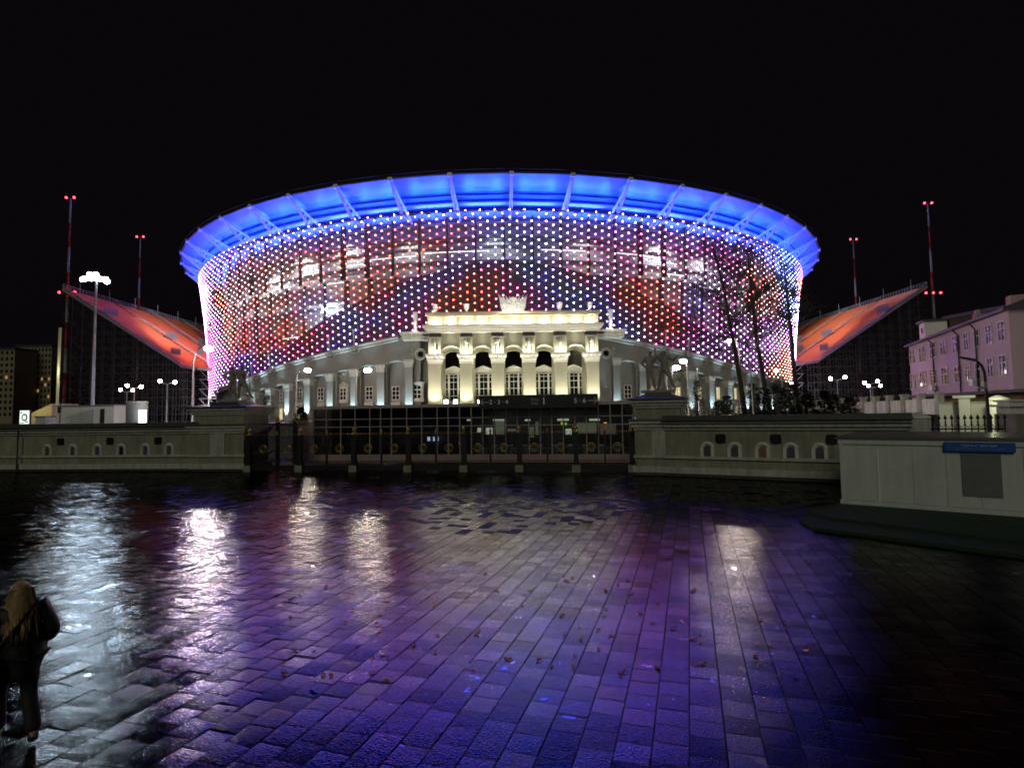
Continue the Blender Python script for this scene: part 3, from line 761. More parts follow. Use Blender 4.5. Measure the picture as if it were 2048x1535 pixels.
for z0, z1, w, d0 in ((15.15, 15.5, 24.2, 5.2), (15.5, 15.85, 24.7, 5.7), (15.85, 16.15, 25.2, 6.2)): s.bz((PXC, PYF + 2.9), z0, z1, w, d0)
s.build('cornice', M_white, por)
s = MB(); s.bz((PXC, PYF + 3.2), 16.15, 17.45, 23.2, 4.2)
for cx in colx: s.bz((cx, PYF + 1.05), 16.15, 17.45, 2.1, .22)
s.build('parapet', mat('warm_ochre_plaster', (.60, .54, .42), .8, var=.05), por)
s = MB(); s.bz((PXC, PYF + 2.9), 17.45, 17.7, 24.0, 5.0); s.bz((PXC, PYF + 2.9), 17.7, 18.0, 24.6, 5.4); s.build('parapet_cornice', mat('warm_plaster_moulding', (.62, .56, .42), .8), por)
s = MB(); 
for i in range(11): s.box((PXC - 11 + 2.2 * i, PYF + .35, 16.22), (.5, .16, .12))
s.build('parapet_strip_light', E_upw, por)
for i in range(11): lamp('POINT', 'parapet_light_beam', (PXC - 11 + 2.2 * i, PYF + .35, 16.45), 120, (1, .90, .68), .12, parent=por)
for cx in colx:
    lamp('POINT', 'niche_light_beam', (cx, PYF - .1, 12.3), 260, (1, .96, .80), .1, parent=por)
    lamp('SPOT', 'pillar_light_beam', (cx, PYF - 1.9, 3.4), 3400, (1, .96, .74), .15, aim=(cx, PYF, 13), parent=por, spot=1.25)
for i in range(5):
    x = (colx[i] + colx[i + 1]) / 2
    lamp('SPOT', 'bay_light_beam', (x, PYF + .9, 3.5), 1500, (1, .93, .66), .15, aim=(x, PYF + 2.4, 13), parent=por, spot=1.5)
s = MB()
for p in ((892, 803), (911, 803), (960, 803)):
    q = at(p[0], p[1], 75.2); s.box(q, (.5, .3, .5))
s.build('pillar_floodlight', emi('floodlight_lens', (1, .95, .8), 14), por)
# urns, emblem, ornamental posts
def urn(cx, lab):
    o = thing('stone_urn', (cx, PYF + 1.6, 18.0), lab, 'urn', 'white urns on the portico roof')
    s = MB(); s.lathe((cx, PYF + 1.6, 18.0), [(.42, 0), (.45, .12), (.2, .2), (.16, .35), (.22, .42)], 12); s.build('urn_foot', M_white, o)
    s = MB(); s.lathe((cx, PYF + 1.6, 18.42), [(.2, 0), (.36, .3), (.4, .62), (.36, .75), (.5, .88), (.44, .94)], 12); s.build('urn_bowl', M_white, o)
    lamp('POINT', 'urn_light_beam', (cx, PYF + .3, 18.35), 70, (1, .97, .88), .08, parent=o)
for cx, lab in ((-10.75, 'white flared urn on the far left end of the portico roof'), (-6.35, 'white urn between the left end urn and the laurel emblem'),
                (6.9, 'white urn just right of the laurel emblem on the portico roof'), (11.2, 'white urn on the far right end of the portico roof')): urn(cx, lab)
em = thing('stone_emblem', (.3, PYF + 1.6, 18.0), 'large white sheaf and banner emblem shining above the middle of the portico', 'emblem')
s = MB(); pts = []
for u in np.linspace(-1, 1, 25):
    pts.append((u * 1.95, .2 + 1.5 * abs(u) ** 7 if abs(u) < 1 else 2.2))
low = [(x, max(.12, z - .1)) for x, z in pts]
topc = [(2.05, 2.3), (1.75, 1.95), (1.35, 2.25), (1.0, 1.85), (.7, 1.9), (.35, 2.15), (0, 2.28), (-.35, 2.15), (-.7, 1.9), (-1.0, 1.85), (-1.35, 2.25), (-1.75, 1.95), (-2.05, 2.3)]
out = low + topc; n = len(out)
vs = [(.3 + x, PYF + 1.3, 18 + z) for x, z in out] + [(.3 + x, PYF + 1.9, 18 + z) for x, z in out]
s.add(vs, [tuple(range(n)), tuple(range(2 * n - 1, n - 1, -1))] + [(i + n, (i + 1) % n + n, (i + 1) % n, i) for i in range(n)])
s.bz((.3, PYF + 1.6), 18.0, 18.2, 3.4, 1.0); s.build('emblem_body', M_white, em)
s = MB()
for k in range(-4, 5):
    if k == 0: continue
    x = .3 + k * .42; s.tube([(x * .9, PYF + 1.2, 19.2), (x, PYF + 1.15, 20.0), (x + .1 * k, PYF + 1.2, 20.2 + .11 * abs(k))], [.1, .12, .03], 5)
s.build('flag_tips', M_white, em)
s = MB()
for j, zz in enumerate((18.5, 18.8, 19.1, 19.4)):
    for k in range(7):
        u = (k - 3) / 3; s.ball((.3 + u * (1.35 + .1 * j), PYF + 1.25, zz + .25 * u * u), (.2, .1, .12), 6)
s.ball((.3, PYF + 1.2, 19.85), (.42, .16, .36), 8)
s.build('garland', M_white, em)
lamp('POINT', 'emblem_light_beam', (-.6, PYF - .8, 18.6), 170, (1, .97, .88), .15, parent=em); lamp('POINT', 'emblem_light_beam', (1.2, PYF - .8, 18.6), 170, (1, .97, .88), .15, parent=em)
for cx, lab in ((PXC - 14.2, 'carved white ornamental post on the parapet left of the portico'), (PXC + 14.2, 'carved white ornamental post on the parapet right of the portico')):
    o = thing('carved_post', (cx, 79.4, 15.7), lab, 'ornament', 'carved posts beside the portico')
    s = MB(); s.lathe((cx, 79.4, 15.7), [(.45, 0), (.45, .12), (.28, .25), (.22, .4)], 10); s.build('post_foot', M_white, o)
    s = MB(); s.lathe((cx, 79.4, 16.1), [(.22, 0), (.3, .4), (.24, .6), (.36, .8), (.22, 1.0), (.26, 1.2), (.3, 1.4), (.28, 2.3), (.4, 2.4), (.38, 2.55)], 10)
    for a in range(8): s.tube([(cx + .3 * math.cos(a * pi / 4), 79.4 + .3 * math.sin(a * pi / 4), 17.4), (cx + .29 * math.cos(a * pi / 4), 79.4 + .29 * math.sin(a * pi / 4), 18.4)], .035, 4)
    s.build('post_shaft', M_white, o)
    lamp('POINT', 'post_light_beam', (cx, 78.2, 16.3), 70, (1, .95, .9), .08, parent=o)

# ================================================================ FIGURES
def skinned(name, J, E_, R_, material, parent, sub=1, xf=None):
    """grow one continuous surface round a jointed skeleton"""
    names = list(J); me = bpy.data.meshes.new(name)
    P = [Vector(J[k]) for k in names]
    if xf is not None: P = [xf @ p for p in P]; sc = xf.to_scale().x
    else: sc = 1
    me.from_pydata(P, [(names.index(a), names.index(b)) for a, b in E_], [])
    o = link(name, me, parent)
    md = o.modifiers.new('skin', 'SKIN'); md.use_smooth_shade = True
    sv = me.skin_vertices[0].data if me.skin_vertices else None
    if sv is None:
        me.attributes  # layer is created with the modifier in the UI only
        import bmesh as bm_
        b = bm_.new(); b.from_mesh(me); b.verts.layers.skin.verify(); b.to_mesh(me); b.free(); sv = me.skin_vertices[0].data
    for i, k in enumerate(names):
        r = R_.get(k, .05); r = r if isinstance(r, tuple) else (r, r)
        sv[i].radius = (r[0] * sc, r[1] * sc); sv[i].use_root = (i == 0)
    s = o.modifiers.new('smooth', 'SUBSURF'); s.levels = sub; s.render_levels = sub
    me.materials.append(material)
    return o
BASEJ = dict(pelvis=(0, 0, .95), waist=(0, 0, 1.12), chest=(0, 0, 1.32), neck=(0, 0, 1.5), chin=(0, -.02, 1.6), head=(0, -.01, 1.7), crown=(0, 0, 1.77),
             shL=(.19, 0, 1.43), elL=(.24, .02, 1.15), wrL=(.24, -.05, .9), haL=(.24, -.07, .8), shR=(-.19, 0, 1.43), elR=(-.24, .02, 1.15), wrR=(-.24, -.05, .9), haR=(-.24, -.07, .8),
             hiL=(.1, 0, .88), knL=(.11, -.02, .49), anL=(.11, .02, .09), toL=(.12, -.15, .03), hiR=(-.1, 0, .88), knR=(-.11, -.02, .49), anR=(-.11, .02, .09), toR=(-.12, -.15, .03))
BASEE = [('pelvis', 'waist'), ('waist', 'chest'), ('chest', 'neck'), ('neck', 'chin'), ('chin', 'head'), ('head', 'crown'), ('chest', 'shL'), ('shL', 'elL'), ('elL', 'wrL'), ('wrL', 'haL'),
         ('chest', 'shR'), ('shR', 'elR'), ('elR', 'wrR'), ('wrR', 'haR'), ('pelvis', 'hiL'), ('hiL', 'knL'), ('knL', 'anL'), ('anL', 'toL'), ('pelvis', 'hiR'), ('hiR', 'knR'), ('knR', 'anR'), ('anR', 'toR')]
BASER = dict(pelvis=(.15, .11), waist=(.13, .1), chest=(.17, .12), neck=.055, chin=(.065, .07), head=(.085, .1), crown=.06, shL=.07, shR=.07, elL=.045, elR=.045, wrL=.032, wrR=.032, haL=(.045, .02), haR=(.045, .02),
             hiL=.095, hiR=.095, knL=.06, knR=.06, anL=.042, anR=.042, toL=(.045, .03), toR=(.045, .03))
def pose(**k):
    j = dict(BASEJ); j.update(k); return j
def xform(loc, rz, s): return Matrix.Translation(loc) @ Matrix.Rotation(rz, 4, 'Z') @ Matrix.Scale(s, 4)
ROBE = dict(hiL=.14, hiR=.14, knL=.12, knR=.12, anL=.11, anR=.11)
nposes = [(pose(elL=(.3, 0, 1.2), wrL=(.15, -.12, 1.3), haL=(.1, -.15, 1.38), knL=(.09, -.06, .5)), 1), (pose(elR=(-.28, -.03, 1.5), wrR=(-.14, -.05, 1.68), haR=(-.08, -.05, 1.74)), 0),
          (pose(elL=(.32, 0, 1.5), wrL=(.32, -.05, 1.78), haL=(.33, -.05, 1.88), knR=(-.16, -.06, .5), anR=(-.18, .02, .09), toR=(-.2, -.12, .03)), 0),
          (pose(elR=(-.3, 0, 1.2), wrR=(-.12, -.14, 1.2), haR=(-.05, -.16, 1.22)), 1), (pose(elL=(.33, -.03, 1.55), wrL=(.28, -.05, 1.82), haL=(.26, -.05, 1.92), elR=(-.3, 0, 1.2), wrR=(-.18, -.05, 1.02)), 0),
          (pose(elL=(.3, 0, 1.22), wrL=(.14, -.08, 1.38), elR=(-.3, 0, 1.22), wrR=(-.14, -.08, 1.38)), 1)]
nlab = ['pale robed statue in the far left niche above the first portico pillar', 'pale statue with hand at its head, above the second portico pillar from the left',
        'pale statue with one raised arm, above the third portico pillar from the left', 'pale robed statue above the fourth portico pillar from the left',
        'pale statue holding an arm high, above the fifth portico pillar from the left', 'pale robed statue above the far right portico pillar']
for i, cx in enumerate(colx):
    J, robe = nposes[i]; o = thing('niche_statue', (cx, PYF + .55, 12.1), nlab[i], 'statue', 'statues on the portico pillars')
    R_ = dict(BASER); 
    if robe: R_.update(ROBE)
    skinned('statue_figure', J, BASEE, R_, M_white, o, 1, xform((cx, PYF + .55, 12.14), rnd.uniform(-.3, .3), 1.14))
    s = MB(); s.bz((cx, PYF + .55), 12.1, 12.16, .8, .6); s.build('statue_plinth', M_white, o)

BIGR = {k: (tuple(q * 1.3 for q in v) if isinstance(v, tuple) else v * 1.35) for k, v in BASER.items()}
def wirefig_group(name, loc, rz, sc, label, specs, mat_):
    o = thing(name, loc, label, 'statue', 'athlete statues on the gate piers')
    for J, dx, dy, r in specs:
        skinned('statue_figure', J, BASEE, BIGR, mat_, o, 2, xform(Vector(loc) + Matrix.Rotation(rz, 3, 'Z') @ Vector((dx, dy, .12)), rz + r, sc))
    s = MB(); s.bz(loc, loc[2], loc[2] + .14, 1.9, 1.0, rz); s.build('statue_plinth', mat_, o)
    return o
athA = pose(knL=(.3, -.12, .52), anL=(.42, .05, .1), toL=(.5, -.08, .04), knR=(-.22, -.02, .5), anR=(-.34, .12, .1), toR=(-.4, 0, .04), elL=(.42, -.05, 1.3), wrL=(.6, -.15, 1.42), haL=(.66, -.18, 1.48), elR=(-.4, .02, 1.55), wrR=(-.36, -.02, 1.85), haR=(-.35, -.04, 1.95))
athB = pose(knL=(.12, -.1, .5), anL=(.2, .05, .09), toL=(.22, -.1, .03), elR=(-.38, .02, 1.22), wrR=(-.2, -.1, 1.05), haR=(-.14, -.12, 1.0), elL=(.4, 0, 1.5), wrL=(.55, -.05, 1.7), haL=(.6, -.05, 1.76))
athC = pose(knL=(.34, -.05, .55), anL=(.5, .1, .12), toL=(.6, 0, .06), knR=(-.12, -.05, .48), anR=(-.2, .08, .09), toR=(-.25, -.05, .03), elL=(.3, -.15, 1.25), wrL=(.1, -.28, 1.3), haL=(.03, -.3, 1.33), elR=(-.35, -.1, 1.25), wrR=(-.45, -.25, 1.4), haR=(-.48, -.28, 1.46), head=(.05, -.05, 1.68), chin=(.03, -.05, 1.59), crown=(.06, -.03, 1.75))

# ================================================================ PERIMETER WALLS, PIERS
def planpt(px, P0, D, py=900):
    d = ray(px, py); # CAM.xy + t d = P0 + u D
    a = np.array([[d.x, -D.x], [d.y, -D.y]]); t, u = np.linalg.solve(a, np.array([P0.x - CAM.x, P0.y - CAM.y]))
    return Vector((P0.x + u * D.x, P0.y + u * D.y, 0)), u
PROFILE = [(0, .16, .62, 'p'), (.16, .5, .74, 't'), (.5, .95, .52, 's'), (.95, 1.1, .66, 't'), (1.1, 2.5, .5, 's'), (2.5, 2.66, .62, 't'), (2.66, 2.86, .78, 't'), (2.86, 3.0, .95, 't'), (3.0, 3.1, 1.15, 'c'), (3.1, 3.28, .8, 'c')]
MP = dict(p=M_plinth, t=M_trim, s=M_stucco, c=M_coping); NP = dict(p='plinth', t='moulding', s='wall_face', c='coping')
def wall(name, a, b, label, niches, grilles, pipe=None, nlit=()):
    a, b = Vector(a), Vector(b); D = (b - a).normalized(); rz = math.atan2(D.y, D.x); L_ = (b - a).length; mid = (a + b) / 2; nrm = Vector((D.y, -D.x, 0))
    o = thing(name, (mid.x, mid.y, 0), label, 'wall')
    for z0, z1, w, k in PROFILE:
        s = MB(); c = mid + nrm * (w / 2 - .5); s.bz(c, z0, z1, L_, w, rz); s.build(NP[k], MP[k], o)
    for i, (px, pyc) in enumerate(niches):
        p, u = planpt(px, a, D); s = MB(); q = p + nrm * 0.0
        def arch(mb, r, h, off, th):
            vs = []; nn = 10
            for k in range(nn + 1):
                an = pi * k / nn; vs.append((math.cos(an) * r, h + math.sin(an) * r))
            pts = [(r, 0)] + vs + [(-r, 0)]
            P3 = [q + D * x + nrm * off + Vector((0, 0, 1.1 + z)) for x, z in pts]; P4 = [v_ + nrm * th for v_ in P3]; n = len(pts)
            mb.add(P3 + P4, [tuple(range(n, 2 * n)), tuple(range(n - 1, -1, -1))] + [((i_ + 1) % n, i_, i_ + n, (i_ + 1) % n + n) for i_ in range(n)])
        # surround as a ring of bars, pane recessed inside it
        pr = [(.27, 0)] + [(.27 * math.cos(pi * k / 10), .42 + .27 * math.sin(pi * k / 10)) for k in range(11)] + [(-.27, 0)]
        for (x0, z0), (x1, z1) in zip(pr, pr[1:]):
            s.bar(q + D * x0 + nrm * .02 + Vector((0, 0, 1.1 + z0)), q + D * x1 + nrm * .02 + Vector((0, 0, 1.1 + z1)), .15)
        no = s.build('niche_surround', M_white, o)
        d_ = MB(); arch(d_, .2, .42, .002, .012)
        d_.build('niche_pane', nlit[i] if i < len(nlit) and nlit[i] else M_glassdark, no)
    for px, pyc in grilles:
        p, u = planpt(px, a, D); s = MB(); zc = 2.05
        for dz in (-.2, -.12, -.04, .04, .12, .2):
            w = .56 - abs(dz) * .6; s.box(p + nrm * .05 + Vector((0, 0, zc + dz)), (w, .08, .05), rz)
        s.box(p + nrm * .04 + Vector((0, 0, zc)), (.07, .09, .5), rz); s.box(p + nrm * .012 + Vector((0, 0, zc)), (.5, .02, .42), rz)
        s.build('vent_grille', M_dark, o)
    if pipe:
        p, u = planpt(pipe, a, D); s = MB(); s.tube([p + nrm * .32 + Vector((0, 0, z)) for z in (3.0, 2.7)] + [p + nrm * .34 + Vector((0, 0, .1))], .05, 6); s.build('drain_pipe', M_steeldark, o)
    return a, b, D, nrm
LA = gz(-420, 944); LB = gz(478, 940.5); LA.z = LB.z = 0
M_redpane = emi('dim_red_pane', (.5, .05, .04), .006); M_ambpane = emi('dim_amber_pane', (1, .5, .1), .012); M_bluepane = emi('dim_blue_pane', (.15, .15, .4), .006)
wall('boundary_wall', LA, LB, 'long low grey green wall left of the gates with a row of arched niches', [(x, 905) for x in (95, 146, 195, 243, 291, 338.5)], [(x, 880) for x in (121, 220, 316)], pipe=44, nlit=[M_redpane, M_redpane, M_bluepane, M_glassdark, M_bluepane, M_redpane])
RA = gz(1330, 950); RB = gz(1830, 970); RA.z = RB.z = 0
wall('boundary_wall', RA, RB, 'low grey green wall between the right hand pier and the white booth', [(x, 905) for x in (1415, 1469.6, 1525.4, 1581.7, 1639.6)], [(x, 873) for x in (1442, 1552.5, 1665)], nlit=[M_redpane, M_redpane, M_ambpane, M_bluepane, M_bluepane])
PIERP = [(0, .16, 0, 'p'), (.16, .5, .12, 't'), (.5, .95, -.04, 's'), (.95, 1.1, .08, 't'), (1.1, 2.5, -.06, 's'), (2.5, 2.66, .04, 't'), (2.66, 2.86, .14, 't'), (2.86, 3.0, .26, 't'), (3.0, 3.12, .3, 'c'), (3.12, 3.72, -.1, 's'), (3.72, 3.86, 0, 't'), (3.86, 4.02, .1, 't'), (4.02, 4.2, .22, 't'), (4.2, 4.28, .36, 'c')]
def pier(a, b, dep, label, zo=0.):
    a, b = Vector(a), Vector(b); D = (b - a).normalized(); rz = math.atan2(D.y, D.x); w = (b - a).length; nrm = Vector((D.y, -D.x, 0)); mid = (a + b) / 2 - nrm * dep / 2
    o = thing('gate_pier', (mid.x, mid.y, 0), label, 'pier', 'stone piers beside the gates')
    for z0, z1, e, k in PIERP:
        s = MB(); s.bz(mid, z0, z1, w + 2 * e, dep + 2 * e, rz); s.build(NP[k], MP[k], o)
    s = MB(); s.bz((a + b) / 2 + nrm * -.03, 1.1, 2.5, w * .27, .07, rz); s.build('pale_panel', M_trim, o)
    s = MB(); s.frust(mid, 4.28, 4.5, (w + .5, dep + .5), (w * .55, dep * .6), rz); s.bz(mid, 4.5, 4.62, w * .55, dep * .6, rz); s.build('stepped_cap', M_coping, o)
    return mid, rz
PLa, PLb = gz(381, 942), gz(487, 942)
mL, rL = pier(PLa, PLb, 3.0, 'stone pier at the left end of the gates carrying a dark athlete statue')
PRa, PRb = gz(1271, 949), gz(1368, 951)
mR, rR = pier(PRa, PRb, 2.6, 'stone pier at the right end of the gates carrying a grey athlete statue')
wirefig_group('athlete_statue', (mL.x + .25, mL.y, 4.62), rL + .2, 1.38, 'dark statue of two athletes with braced legs on the left gate pier', [(athB, -.28, .1, .3), (athC, .42, -.1, -.2)], M_bronze)
wirefig_group('athlete_statue', (mR.x, mR.y, 4.62), rR, 1.32, 'grey statue of two athletes, one striding, on the right gate pier', [(athB, -.45, 0, .2), (athA, .35, 0, -.25)], M_bronze)

# ================================================================ GATE FENCE
G0, G1 = gz(600, 943), gz(1155, 943); GD = (G1 - G0).normalized(); grz = math.atan2(GD.y, GD.x); GN = Vector((GD.y, -GD.x, 0))
fence = thing('gate_fence', tuple((G0 + G1) / 2), 'long row of black iron gates with gilded rings and finials between the piers', 'fence')
def fpost(px, big):
    p, u = planpt(px, G0, GD, 905)
    s = MB()
    if big:
        s.bz(p, .42, 2.35, .3, .3, grz); s.bz(p, .42, .6, .4, .4, grz); s.bz(p, 2.2, 2.28, .38, .38, grz)
        po = s.build('fence_post', M_dark, fence)
        t = MB(); t.bz(p, 0, .42, .5, .5, grz); t.build('stone_foot', M_stucco, po)
        t = MB(); t.lathe((p.x, p.y, 2.35), [(.2, 0), (.21, .05), (.1, .1), (.06, .16), (.12, .24), (.13, .32), (.08, .42), (.02, .5)], 10); t.build('gilded_finial', M_gold, po)
    else:
        s.bz(p, .1, 2.3, .12, .12, grz); po = s.build('gate_stile', M_dark, fence)
        t = MB(); t.lathe((p.x, p.y, 2.3), [(.08, 0), (.05, .08), (.09, .17), (.06, .26), (.01, .36)], 8); t.build('gilded_finial', M_gold, po)
big = [498, 600, 708, 817, 928, 1039, 1152, 1264]; small = [553, 653.6, 763, 872, 981, 1095, 1210]
for x in big: fpost(x, True)
for x in small: fpost(x, False)
allx = sorted(big + small)
for xa, xb in zip(allx, allx[1:]):
    a, _ = planpt(xa, G0, GD, 905); b, _ = planpt(xb, G0, GD, 905); a = a + GD * (.17 if xa in big else .08); b = b - GD * (.17 if xb in big else .08); L_ = (b - a).length; m_ = (a + b) / 2
    s = MB()
    for z, w in ((.12, .06), (.4, .05), (.68, .04), (2.2, .05)): s.bz(m_, z - w / 2, z + w / 2, L_, .05, grz)
    s.bz(m_, .12, .4, L_, .02, grz)
    gl = s.build('gate_leaf', M_dark, fence)
    t = MB(); n = int(L_ / .125)
    for i in range(1, n):
        p = a.lerp(b, i / n); t.tube([p + Vector((0, 0, .4)), p + Vector((0, 0, 2.34))], .011, 4)
        if i < n - 0 and i % 1 == 0:
            p2 = a.lerp(b, (i - .5) / n); t.tube([p2 + Vector((0, 0, .4)), p2 + Vector((0, 0, .68))], .009, 4)
    for e, f_ in ((a, m_), (b, m_)): t.tube([e + Vector((0, 0, 2.15)), f_.lerp(e, .35) + Vector((0, 0, 1.62))], .014, 4)
    t.build('gate_bars', M_dark, gl, 'stuff')
    t = MB()
    for i in range(1, n):
        p = a.lerp(b, i / n); t.lathe((p.x, p.y, 2.34), [(.018, 0), (.03, .04), (.002, .14)], 4)
    t.build('gilded_spikes', M_gold, gl, 'stuff')
    t = MB(); c = m_ + Vector((0, 0, 1.48))
    for R_, rr in ((.235, .035), (.12, .014)):
        pts = [c + GD * (R_ * math.cos(2 * pi * k / 20)) + Vector((0, 0, R_ * math.sin(2 * pi * k / 20))) + GN * .03 for k in range(21)]
        t.tube(pts, rr, 5, cap=False)
    for k in range(4): t.tube([c + GD * (.12 * math.cos(pi * k / 2 + .8)) + Vector((0, 0, .12 * math.sin(pi * k / 2 + .8))), c + GD * (.23 * math.cos(pi * k / 2 + .8)) + Vector((0, 0, .23 * math.sin(pi * k / 2 + .8)))], .012, 4)
    t.build('gilded_ring', M_gold, gl)
# manhole
p = gz(1010, 958); s = MB(); s.lathe((p.x, p.y, -.02), [(.42, 0), (.42, .024), (.34, .024), (.34, .018), (.0, .018)], 24); tag(s.build('manhole_cover', M_plinth), 'round dark manhole cover in the lit paving before the gates', 'manhole')
# inner tall gates on the left
ig = thing('inner_gate', tuple(at(560, 925, 42)), 'taller inner iron gates with gilded tips seen behind the left gate leaves', 'gate')
for xa, xb in ((507, 555), (555, 590), (590, 616)):
    a, b = at(xa, 900, 42), at(xb, 900, 42); a.z = b.z = 0
    s = MB()
    for z in (.3, 1.0, 2.9, 3.05): s.bar(a + Vector((0, 0, z)), b + Vector((0, 0, z)), .05)
    n = int((b - a).length / .14)
    for i in range(n + 1):
        p = a.lerp(b, i / n); s.tube([p + Vector((0, 0, .2)), p + Vector((0, 0, 3.05))], .012, 4)
    l_ = s.build('inner_gate_leaf', M_dark, ig)
    s = MB()
    for i in range(n + 1):
        p = a.lerp(b, i / n); s.lathe((p.x, p.y, 3.05), [(.025, 0), (.04, .1), (.002, .32)], 4); s.box((p.x, p.y, 2.82), (.05, .04, .1))
    s.build('gilded_spikes', M_gold, l_, 'stuff')
for x in (507, 555, 590):
    a = at(x, 900, 42); s = MB(); s.bz((a.x, a.y), 0, 3.2, .26, .26); po = s.build('inner_gate_post', M_dark, ig)
    t = MB(); t.ball((a.x, a.y, 3.42), .16, 8); t.build('ball_finial', M_gold, po)
a = at(574, 867, 41.8); s = MB(); s.box(a, (.24, .03, .68)); tag(s.build('paper_notice', M_white), 'narrow white notice hung on the inner gate bars', 'notice')

# ================================================================ TURNSTILE HALL
def thin_glass(name, tint, refl):
    m = bpy.data.materials.new(name); m.use_nodes = True; nt = m.node_tree; nt.nodes.remove(nt.nodes['Principled BSDF'])
    out_ = nt.nodes['Material Output']; mx = nt.nodes.new('ShaderNodeMixShader'); tr = nt.nodes.new('ShaderNodeBsdfTransparent'); gs = nt.nodes.new('ShaderNodeBsdfGlossy')
    fr = nt.nodes.new('ShaderNodeFresnel'); fr.inputs[0].default_value = refl
    tr.inputs[0].default_value = (*tint, 1); gs.inputs['Roughness'].default_value = .02; gs.inputs[0].default_value = (.9, .9, .9, 1)
    nt.links.new(fr.outputs[0], mx.inputs[0]); nt.links.new(tr.outputs[0], mx.inputs[1]); nt.links.new(gs.outputs[0], mx.inputs[2]); nt.links.new(mx.outputs[0], out_.inputs[0])
    return m
M_thin = thin_glass('tinted_hall_glass', (.35, .38, .4), 1.9)
H0 = at(627, 900, 43.6); H1 = at(1272, 900, 39.2); H0.z = H1.z = 0; HD = (H1 - H0).normalized(); hrz = math.atan2(HD.y, HD.x); HN = Vector((HD.y, -HD.x, 0)); HLn = (H1 - H0).length; HM = (H0 + H1) / 2
hall = thing('turnstile_hall', tuple(HM), 'low dark glass entrance hall behind the gates, lit inside at its right half', 'building')
s = MB(); s.bz(HM - HN * 3.0, 4.12, 4.36, HLn + .5, 6.4, hrz); s.build('roof_fascia', mat('pinkish_fascia', (.42, .36, .36), .6), hall)
s = MB(); s.bz(HM + HN * .02, 0, .5, HLn, .2, hrz); s.build('low_wall', M_brick, hall)
mx_ = [628, 653.6, 682.6, 711, 740.6, 762, 783.6, 814.4, 844, 875, 897, 920, 943, 966, 989, 1012, 1035, 1058, 1081, 1104, 1127, 1150, 1173, 1197, 1221, 1245, 1270]
zz = [.5, 1.9, 2.7, 3.3, 4.12]
for i, x in enumerate(mx_):
    p, _ = planpt(x, H0, HD, 860); s = MB(); s.bz(p + HN * .06, .5, 4.12, .07, .12, hrz); s.build('mullion', mat('pinkish_mullion', (.36, .31, .33), .5), hall)
for z in (2.7, 3.3): s = MB(); s.bz(HM + HN * .05, z - .03, z + .03, HLn, .09, hrz); s.build('transom', mat('pinkish_mullion', (.36, .31, .33), .5), hall)
s = MB(); s.bz(HM + HN * .05, .5, .56, HLn, .09, hrz); s.build('transom', mat('pinkish_mullion', (.36, .31, .33), .5), hall)
for xa, xb in zip(mx_, mx_[1:]):
    a, _ = planpt(xa, H0, HD, 860); b, _ = planpt(xb, H0, HD, 860); m_ = (a + b) / 2
    for z0, z1 in ((.56, 2.67), (2.73, 3.27), (3.33, 4.12)):
        s = MB(); s.quad(*(q + Vector((0, 0, z)) + HN * rnd.uniform(-.004, .004) for q, z in ((a, z0), (b, z0), (b, z1), (a, z1)))); s.build('glass_pane', M_thin, hall)
s = MB(); s.bz(HM - HN * 5.9, 0, 4.1, HLn, .2, hrz); s.bz(H0 - HN * 3, 0, 4.1, .2, 6, hrz); s.build('hall_back_wall', M_steeldark, hall)
s = MB(); s.bz(HM - HN * 3, 4.02, 4.1, HLn, 5.6, hrz); s.build('hall_ceiling', M_steeldark, hall)
E_in2 = emi('dim_interior_window', (.85, .9, .55), .16); E_ar = emi('yellow_arrow_sign', (.8, 1, .05), 1.0); E_bl = emi('blue_white_screen', (.6, .75, 1), 1.6); E_blu = emi('small_blue_indicator', (.05, .08, 1), 3); E_grn = emi('small_green_indicator', (.05, 1, .3), 3); E_rd = emi('small_red_indicator', (1, .05, .03), 2)
for (x0, y0, x1, y1, m_, nm) in ((991, 839, 1009, 868, E_in2, 'lit_interior_window'), (955, 855, 962, 864, E_int, 'lit_interior_window'), (972, 855, 985, 868, E_int, 'lit_interior_window'), (1154, 845, 1193, 866, E_in2, 'lit_interior_window'),
                                 (1131, 857, 1143, 868, E_int, 'lit_interior_window'), (1058, 853, 1068, 874, E_in2, 'lit_interior_window'), (1071, 843, 1077, 870, E_in2, 'lit_interior_window'), (1015, 857, 1032, 862, E_in2, 'lit_interior_window'), (1200, 848, 1232, 868, emi('pinkish_interior', (.9, .7, .6), .1), 'lit_interior_window'),
                                 (986, 838, 1009, 841.5, E_int, 'ceiling_strip_light'), (934, 838, 941, 841, E_int, 'ceiling_strip_light'), (1050, 838, 1061, 841.5, E_int, 'ceiling_strip_light'), (1115, 837, 1138, 841, E_int, 'ceiling_strip_light'), (1179, 837, 1200, 841, E_int, 'ceiling_strip_light'),
                                 (1122, 844, 1126, 850, E_ar, 'arrow_sign'), (1130, 845, 1134, 850, E_ar, 'arrow_sign'), (855, 873, 860, 881, E_bl, 'display_screen'), (866, 873, 877, 881, E_bl, 'display_screen'), (1208, 844, 1214, 846, emi('orange_lamp', (1, .5, .1), 2), 'ceiling_strip_light'),
                                 (874, 886, 876, 888.5, E_rd, 'indicator'), (917, 884, 920, 887, E_rd, 'indicator')):
    a = planpt((x0 + x1) / 2, H0 - HN * 5.2, HD, 860)[0]; sc_px = (a.y) / FPX; w = (x1 - x0) * sc_px; zt = EYE - (y0 - (831 - .014 * (x0 - 1024))) * sc_px; zb = EYE - (y1 - (831 - .014 * (x0 - 1024))) * sc_px
    s = MB(); s.box((a.x, a.y, (zt + zb) / 2), (w, .06, zt - zb), hrz); s.build(nm, m_, hall)
